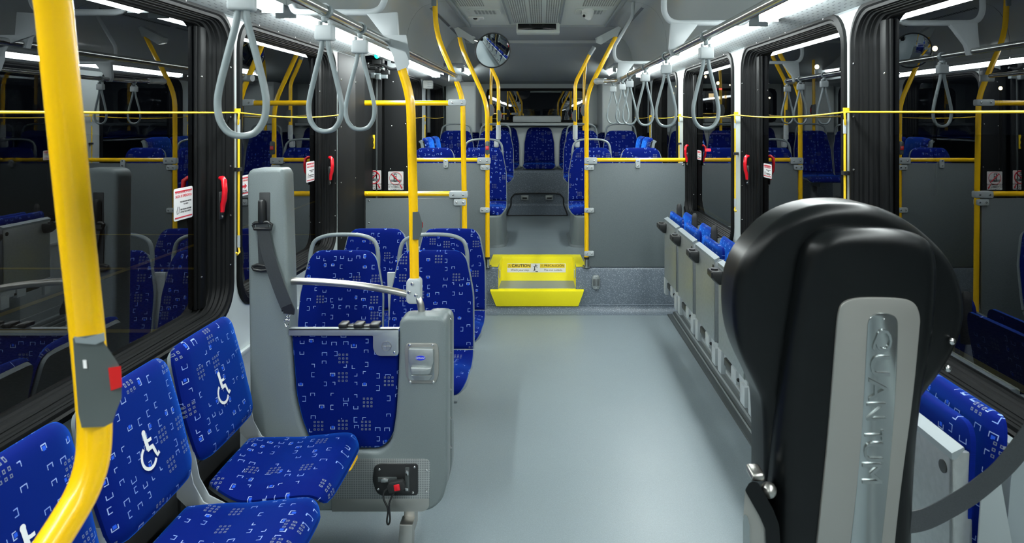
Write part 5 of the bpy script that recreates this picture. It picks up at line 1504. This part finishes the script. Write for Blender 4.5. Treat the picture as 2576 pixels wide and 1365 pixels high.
# engine hatch in the bench base
e = empty('engine_hatch', 'black outlined hatch with two metal latches in the riser below the rear bench', 'hatch')
def hz(py): return P(0,py,8.81).z
xh0, xh1 = P(1276,0,8.7).x, P(1427,0,8.7).x
def hp(u, v):  # v: path from floor up the toe and the face
    if v < .20: return Vector((u, 8.60+v/.20*.19-.004, ZP+.004+v/.20*.10))
    return Vector((u, 8.806, ZP+.104+(v-.20)))
q = [(xh0,.0),(xh0+.02,.12),(xh0+.045,.22),(xh0+.045,.30),(xh0+.10,.36),(xh1-.10,.36),(xh1-.045,.30),(xh1-.045,.22),(xh1-.02,.12),(xh1,.0)]
m = MB(); pts = []
for i in range(len(q)-1):
    for k in range(1,6):
        t = k/6; pts.append(hp(q[i][0]+(q[i+1][0]-q[i][0])*t, q[i][1]+(q[i+1][1]-q[i][1])*t))
pts.append(hp(*q[-1])); pts.append(hp(*q[0])); m.tube(pts, .009, 8); m.build('gasket', M['rubber'], e, 60)
for px in (1320,1382):
    pass
m = MB()
for px in (1320,1382):
    x = P(px,0,8.8).x; m.box(x-.05,x+.05,8.800,8.812,hz(503),hz(491),.003)
m.build('latch_plates', M['sheet'], e)
m = MB()
for px in (1320,1382):
    x = P(px,0,8.8).x; m.box(x-.03,x+.03,8.796,8.802,hz(500),hz(496),.002)
m.build('latch_slots', M['black'], e)
m = MB(); bolts(m, [(P(px,0,8.8).x,8.812,hz(484)) for px in (1299,1351,1403)], (0,-1,0), 8, .008); m.build('screws', M['bolt'], e)
recentre(e)
# ================================================================== CEILING FITTINGS, MIRROR
def fcl(px, py, Z=2.50):   # point on the ceiling plane
    Y = (Z-H)*F/(VY-py); return Vector(((px-VX)*Y/F, Y, Z))
for i, (a, b, nm) in enumerate(((1293,1328,'left'),(1335,1365,'middle'),(1371,1402,'right'))):
    yy = fcl(0,56).y
    x0 = P(a,0,yy).x; x1 = P(b,0,yy).x
    m = MB(); m.box(x0, x1, 4.2, yy, 2.494, 2.501, .002)
    tag(fixloc(m.build('ceiling_grille', M['grille'])), '%s strip of the three long perforated ceiling grilles at the centre' % nm, 'grille', 'perforated strips of the central ceiling grille')
m = MB(); yy = fcl(0,58).y
for px in (1284,1409): x = P(px,0,yy).x; m.box(x-.008,x+.008,3.2,yy,2.488,2.501,.003)
struct(m, 'trim_60', 'mgrey')
for nm, x0, x1 in (('left',1155,1218),('right',1465,1543)):
    a = P(x0,0,5.35).x; b = P(x1,0,5.35).x
    m = MB(); m.box(a, b, 4.7, fcl(0,14).y, 2.493, 2.501, .003)
    tag(fixloc(m.build('ceiling_grille', M['grille'])), 'short perforated ceiling grille at the upper edge, %s of the centre' % nm, 'grille')
for nm, x0, x1 in (('left',1180,1258),('right',1448,1525)):
    y1 = fcl(0,35).y; y0 = fcl(0,22).y
    m = MB(); m.prism(rrect(P(x0,0,y0+.1).x,P(x1,0,y0+.1).x,y0,y1,.02,3), lambda u,v,d: Vector((u,v,2.492+d)), 0, .009, .003)
    e = empty('ceiling_speaker', 'slatted speaker panel in the ceiling, %s of the central grille' % nm, 'speaker')
    m.build('cover', M['ceil'], e)
    m = MB(); m.box(P(x0+14,0,y0+.1).x,P(x1-10,0,y0+.1).x,y0+.04,y1-.04,2.490,2.494); m.build('slats', M['louver'], e)
    recentre(e)
e = empty('security_camera', 'white dome camera under the ceiling, right of the central grille', 'camera')
c = fcl(1479,36,2.46)
m = MB(); m.tube([c+Vector((0,0,.04)), c+Vector((0,0,.005)), c+Vector((.005,-.015,-.03)), c+Vector((.01,-.02,-.05))], [.052,.048,.032,.010], 18); m.sph(c+Vector((-.022,-.02,-.006)), .026, 1.2, 1, .9); m.build('housing', M['white_plastic'], e, 50)
m = MB(); m.sph(c+Vector((-.034,-.038,-.018)), .012); m.build('lens', M['blackgloss'], e, 60)
recentre(e)
e = empty('ceiling_latch', 'small white latch fitting on the ceiling, left of the central grille', 'latch')
c = fcl(1198,45,2.49)
m = MB(); m.box(c.x-.065,c.x+.065,c.y-.05,c.y+.05,2.482,2.50,.004); m.prism([(c.x-.03,2.49),(c.x+.045,2.49),(c.x+.01,2.455)], lambda u,v,d: Vector((u,c.y-.03+d,v)), 0, .06); m.build('plate', M['white_plastic'], e)
m = MB(); m.sph(c+Vector((-.005,-.035,-.012)), .012, 1.6, .6, .7); m.build('slot', M['black'], e)
recentre(e)
e = empty('message_display', 'dark unlit message display in a white housing below the central ceiling grille', 'display')
y = 6.30
m = MB(); m.box(P(1299,0,y).x, P(1408,0,y).x, y, y+.16, P(0,82,y).z, 2.50, .006); m.build('housing', M['ceil'], e)
m = MB(); m.box(P(1303,0,y).x, P(1399,0,y).x, y-.006, y+.002, P(0,75,y).z, P(0,60,y).z, .002); m.build('screen', M['blackgloss'], e)
recentre(e)
# convex mirror
e = empty('convex_mirror', 'round convex mirror with black rim hanging at the left partition pole', 'mirror')
c = P(1240,127,5.30); R_ = .140
up = Vector((0,0,1)); n_ = Vector((.259,-.913,-.317)).normalized()
a_ = up.cross(n_).normalized(); b_ = n_.cross(a_).normalized()
cur = .95
L = []
for k in range(13):
    r = R_*.96*k/12+1e-4; h = math.sqrt(cur*cur-r*r)-math.sqrt(cur*cur-(R_*.96)**2)
    L.append([c+a_*r*math.cos(t)+b_*r*math.sin(t)+n_*h for t in [2*PI*q/48 for q in range(48)]])
m = MB(); m.rings(L, True, True, False); m.build('glass', M['mirror'], e, 80)
m = MB(); m.tube([c+(a_*math.cos(t)+b_*math.sin(t))*R_*.985 for t in [2*PI*q/48 for q in range(48)]], .0055, 8, closed=True)
m.rings([[c-n_*.03+(a_*math.cos(t)+b_*math.sin(t))*r for t in [2*PI*q/32 for q in range(32)]] for r in (R_*.5,)]+[[c-n_*.004+(a_*math.cos(t)+b_*math.sin(t))*R_*.98 for t in [2*PI*q/32 for q in range(32)]]], True, True, False)
m.build('rim', M['black'], e, 60)
m = MB(); m.tube([c-n_*.03, P(1212,105,5.45), P(1192,98,5.56)], .012, 10, .03); m.build('arm', M['steel'], e)
recentre(e)
# chime box on left rear post
e = empty('chime_box', 'small white ribbed box on the post between the rear left windows', 'box')
c = P(1077,213,7.18)
m = MB(); m.box(c.x-.05,c.x+.05,c.y-.04,c.y+.04,c.z-.045,c.z+.045,.012); m.build('housing', M['white_plastic'], e)
m = MB()
for k in range(3): m.box(c.x+.0,c.x+.044,c.y-.045,c.y-.039,c.z-.024+k*.018,c.z-.014+k*.018,.002)
m.build('ribs', M['lgrey'], e)
recentre(e)
# ================================================================== OUTSIDE
m = MB(); m.box(-60,60,-30,90,-.45,-.42); tag(fixloc(m.build('ground', M['asphalt'])), kind='structure')
m = MB()
for x, y0, y1 in ((-3.2,-4,14),(-5.6,-4,20),(3.6,-4,20)): m.box(x-.05,x+.05,y0,y1,-.42,-.417)
for k in range(5): m.box(-8,-3.3,1+k*2.7,1.1+k*2.7,-.42,-.417)
tag(fixloc(m.build('trim_70', M['paint'])), kind='structure')
def lamp(px, py, Y, lb, r=.16):
    e = empty('street_lamp', lb, 'lamp', group='warm street lamps outside the right windows')
    c = P(px, py, Y); r *= .62
    m = MB(); m.cyl((c.x,c.y,-.42),(c.x,c.y,c.z-r*1.2),.05,8); m.cyl((c.x,c.y,c.z+r*1.0),(c.x,c.y,c.z+r*1.5),r*1.0,10,r*.2); m.build('post', M['black'], e)
    m = MB(); m.sph(c, r, 1, 1, 1.1, 12); m.build('globe', M['bulb'], e, 60)
    recentre(e)
for i, (px, py, Y, r, lb) in enumerate(((1806,209,38,.14,'farther warm street lamp outside the second right window'),(1836,214,33,.05,'tiny far lamp outside the second right window'),(2055,168,24,.12,'warm street lamp seen through the third right window'),(2517,222,20,.08,'warm street lamp seen high in the nearest right window'),(2352,122,18,.10,'warm street lamp near the top of the nearest right window'),(1703,217,50,.16,'distant warm lamp outside the window behind the partition'),(1936,246,40,.08,'small distant lamp low in the third right window'),(1775,193,50,.14,'distant lamp beside the red shop sign'))):
    lamp(px, py, Y, lb, r)
def shop(x0, x1, y0, y1, Y, lb, lit):
    e = empty('building', lb, 'building')
    a, b = P(x0,y1,Y), P(x1,y0,Y)
    m = MB(); m.box(a.x, b.x, Y, Y+6, -.42, b.z); m.box(a.x-.2, b.x+.2, Y-.3, Y+6.2, b.z, b.z+.3); m.build('walls', M['facade'], e)
    for (u0,u1,v0,v1,mt) in lit:
        p, q = P(u0,v1,Y), P(u1,v0,Y); m = MB(); m.box(p.x, q.x, Y-.06, Y+.01, p.z, q.z); m.build('lit_window' if mt != 'neon' else 'shop_sign', M[mt], e)
    recentre(e)
shop(1740,1850,185,330,60,'low dark building with lit windows and a red sign, far outside the second right window',[(1800,1816,222,226,'neon'),(1783,1795,235,250,'winlit'),(1803,1812,242,250,'winlit'),(1755,1760,195,212,'winlit'),(1822,1828,240,247,'winlit')])
shop(1665,1722,200,320,60,'dark building outside the window behind the partition',[(1690,1696,232,236,'winlit')])
def car(px, py, Y, lb):
    e = empty('parked_car', lb, 'car', group='parked cars outside the right windows'); c = P(px,py,Y)
    m = MB()
    pr = [(-2.1,.25),(-2.15,.65),(-1.9,.85),(-1.3,.95),(-.8,1.35),(.7,1.38),(1.4,.98),(2.1,.85),(2.2,.5),(2.1,.25)]
    m.rings([[Vector((c.x+x_, c.y+1.0+v, -.42+u[1])) if False else Vector((c.x+x_, c.y+2.1+u[0], -.42+u[1])) for u in pr] for x_ in (-.85,.85)], True, True, True)
    m.build('body', M['qblack'], e, 30)
    m = MB()
    for x_ in (-.86,.70):
        for yy in (.8,3.5): m.cyl((c.x+x_,c.y+yy,-.10),(c.x+x_+.16,c.y+yy,-.10),.32,16)
    m.build('wheels', M['rubber'], e)
    m = MB()
    for x_ in (-.7,.7): m.box(c.x+x_-.12,c.x+x_+.12,c.y-.05,c.y,.22,.34,.02)
    m.build('tail_lamps', M['bulbred'], e)
    recentre(e)
car(1763,270,50,'dark car with red tail lamps, farther one outside the second right window')
car(1822,276,29,'dark car with red tail lamps, nearer one outside the second right window')

e = empty('added_lot_lamp', 'tall lamp added out of view beyond the left windows to light the ground', 'lamp')  # unseen lamp, added to brighten the dark ground on the left
m = MB(); m.cyl((-13,9,-.42),(-13,9,6.6),.08,8); m.build('post', M['black'], e)
m = MB(); m.sph(Vector((-13,9,6.8)), .22); m.build('globe', M['bulb'], e, 60)
recentre(e)
ld = bpy.data.lights.new('added_lot_light', 'POINT'); ld.energy = 420; ld.color = (1,.8,.55); ld.shadow_soft_size = .22  # added point light for the ground outside the left windows
lo_ = bpy.data.objects.new('added_lot_light', ld); COL.objects.link(lo_); lo_.location = (-13,9,6.4)
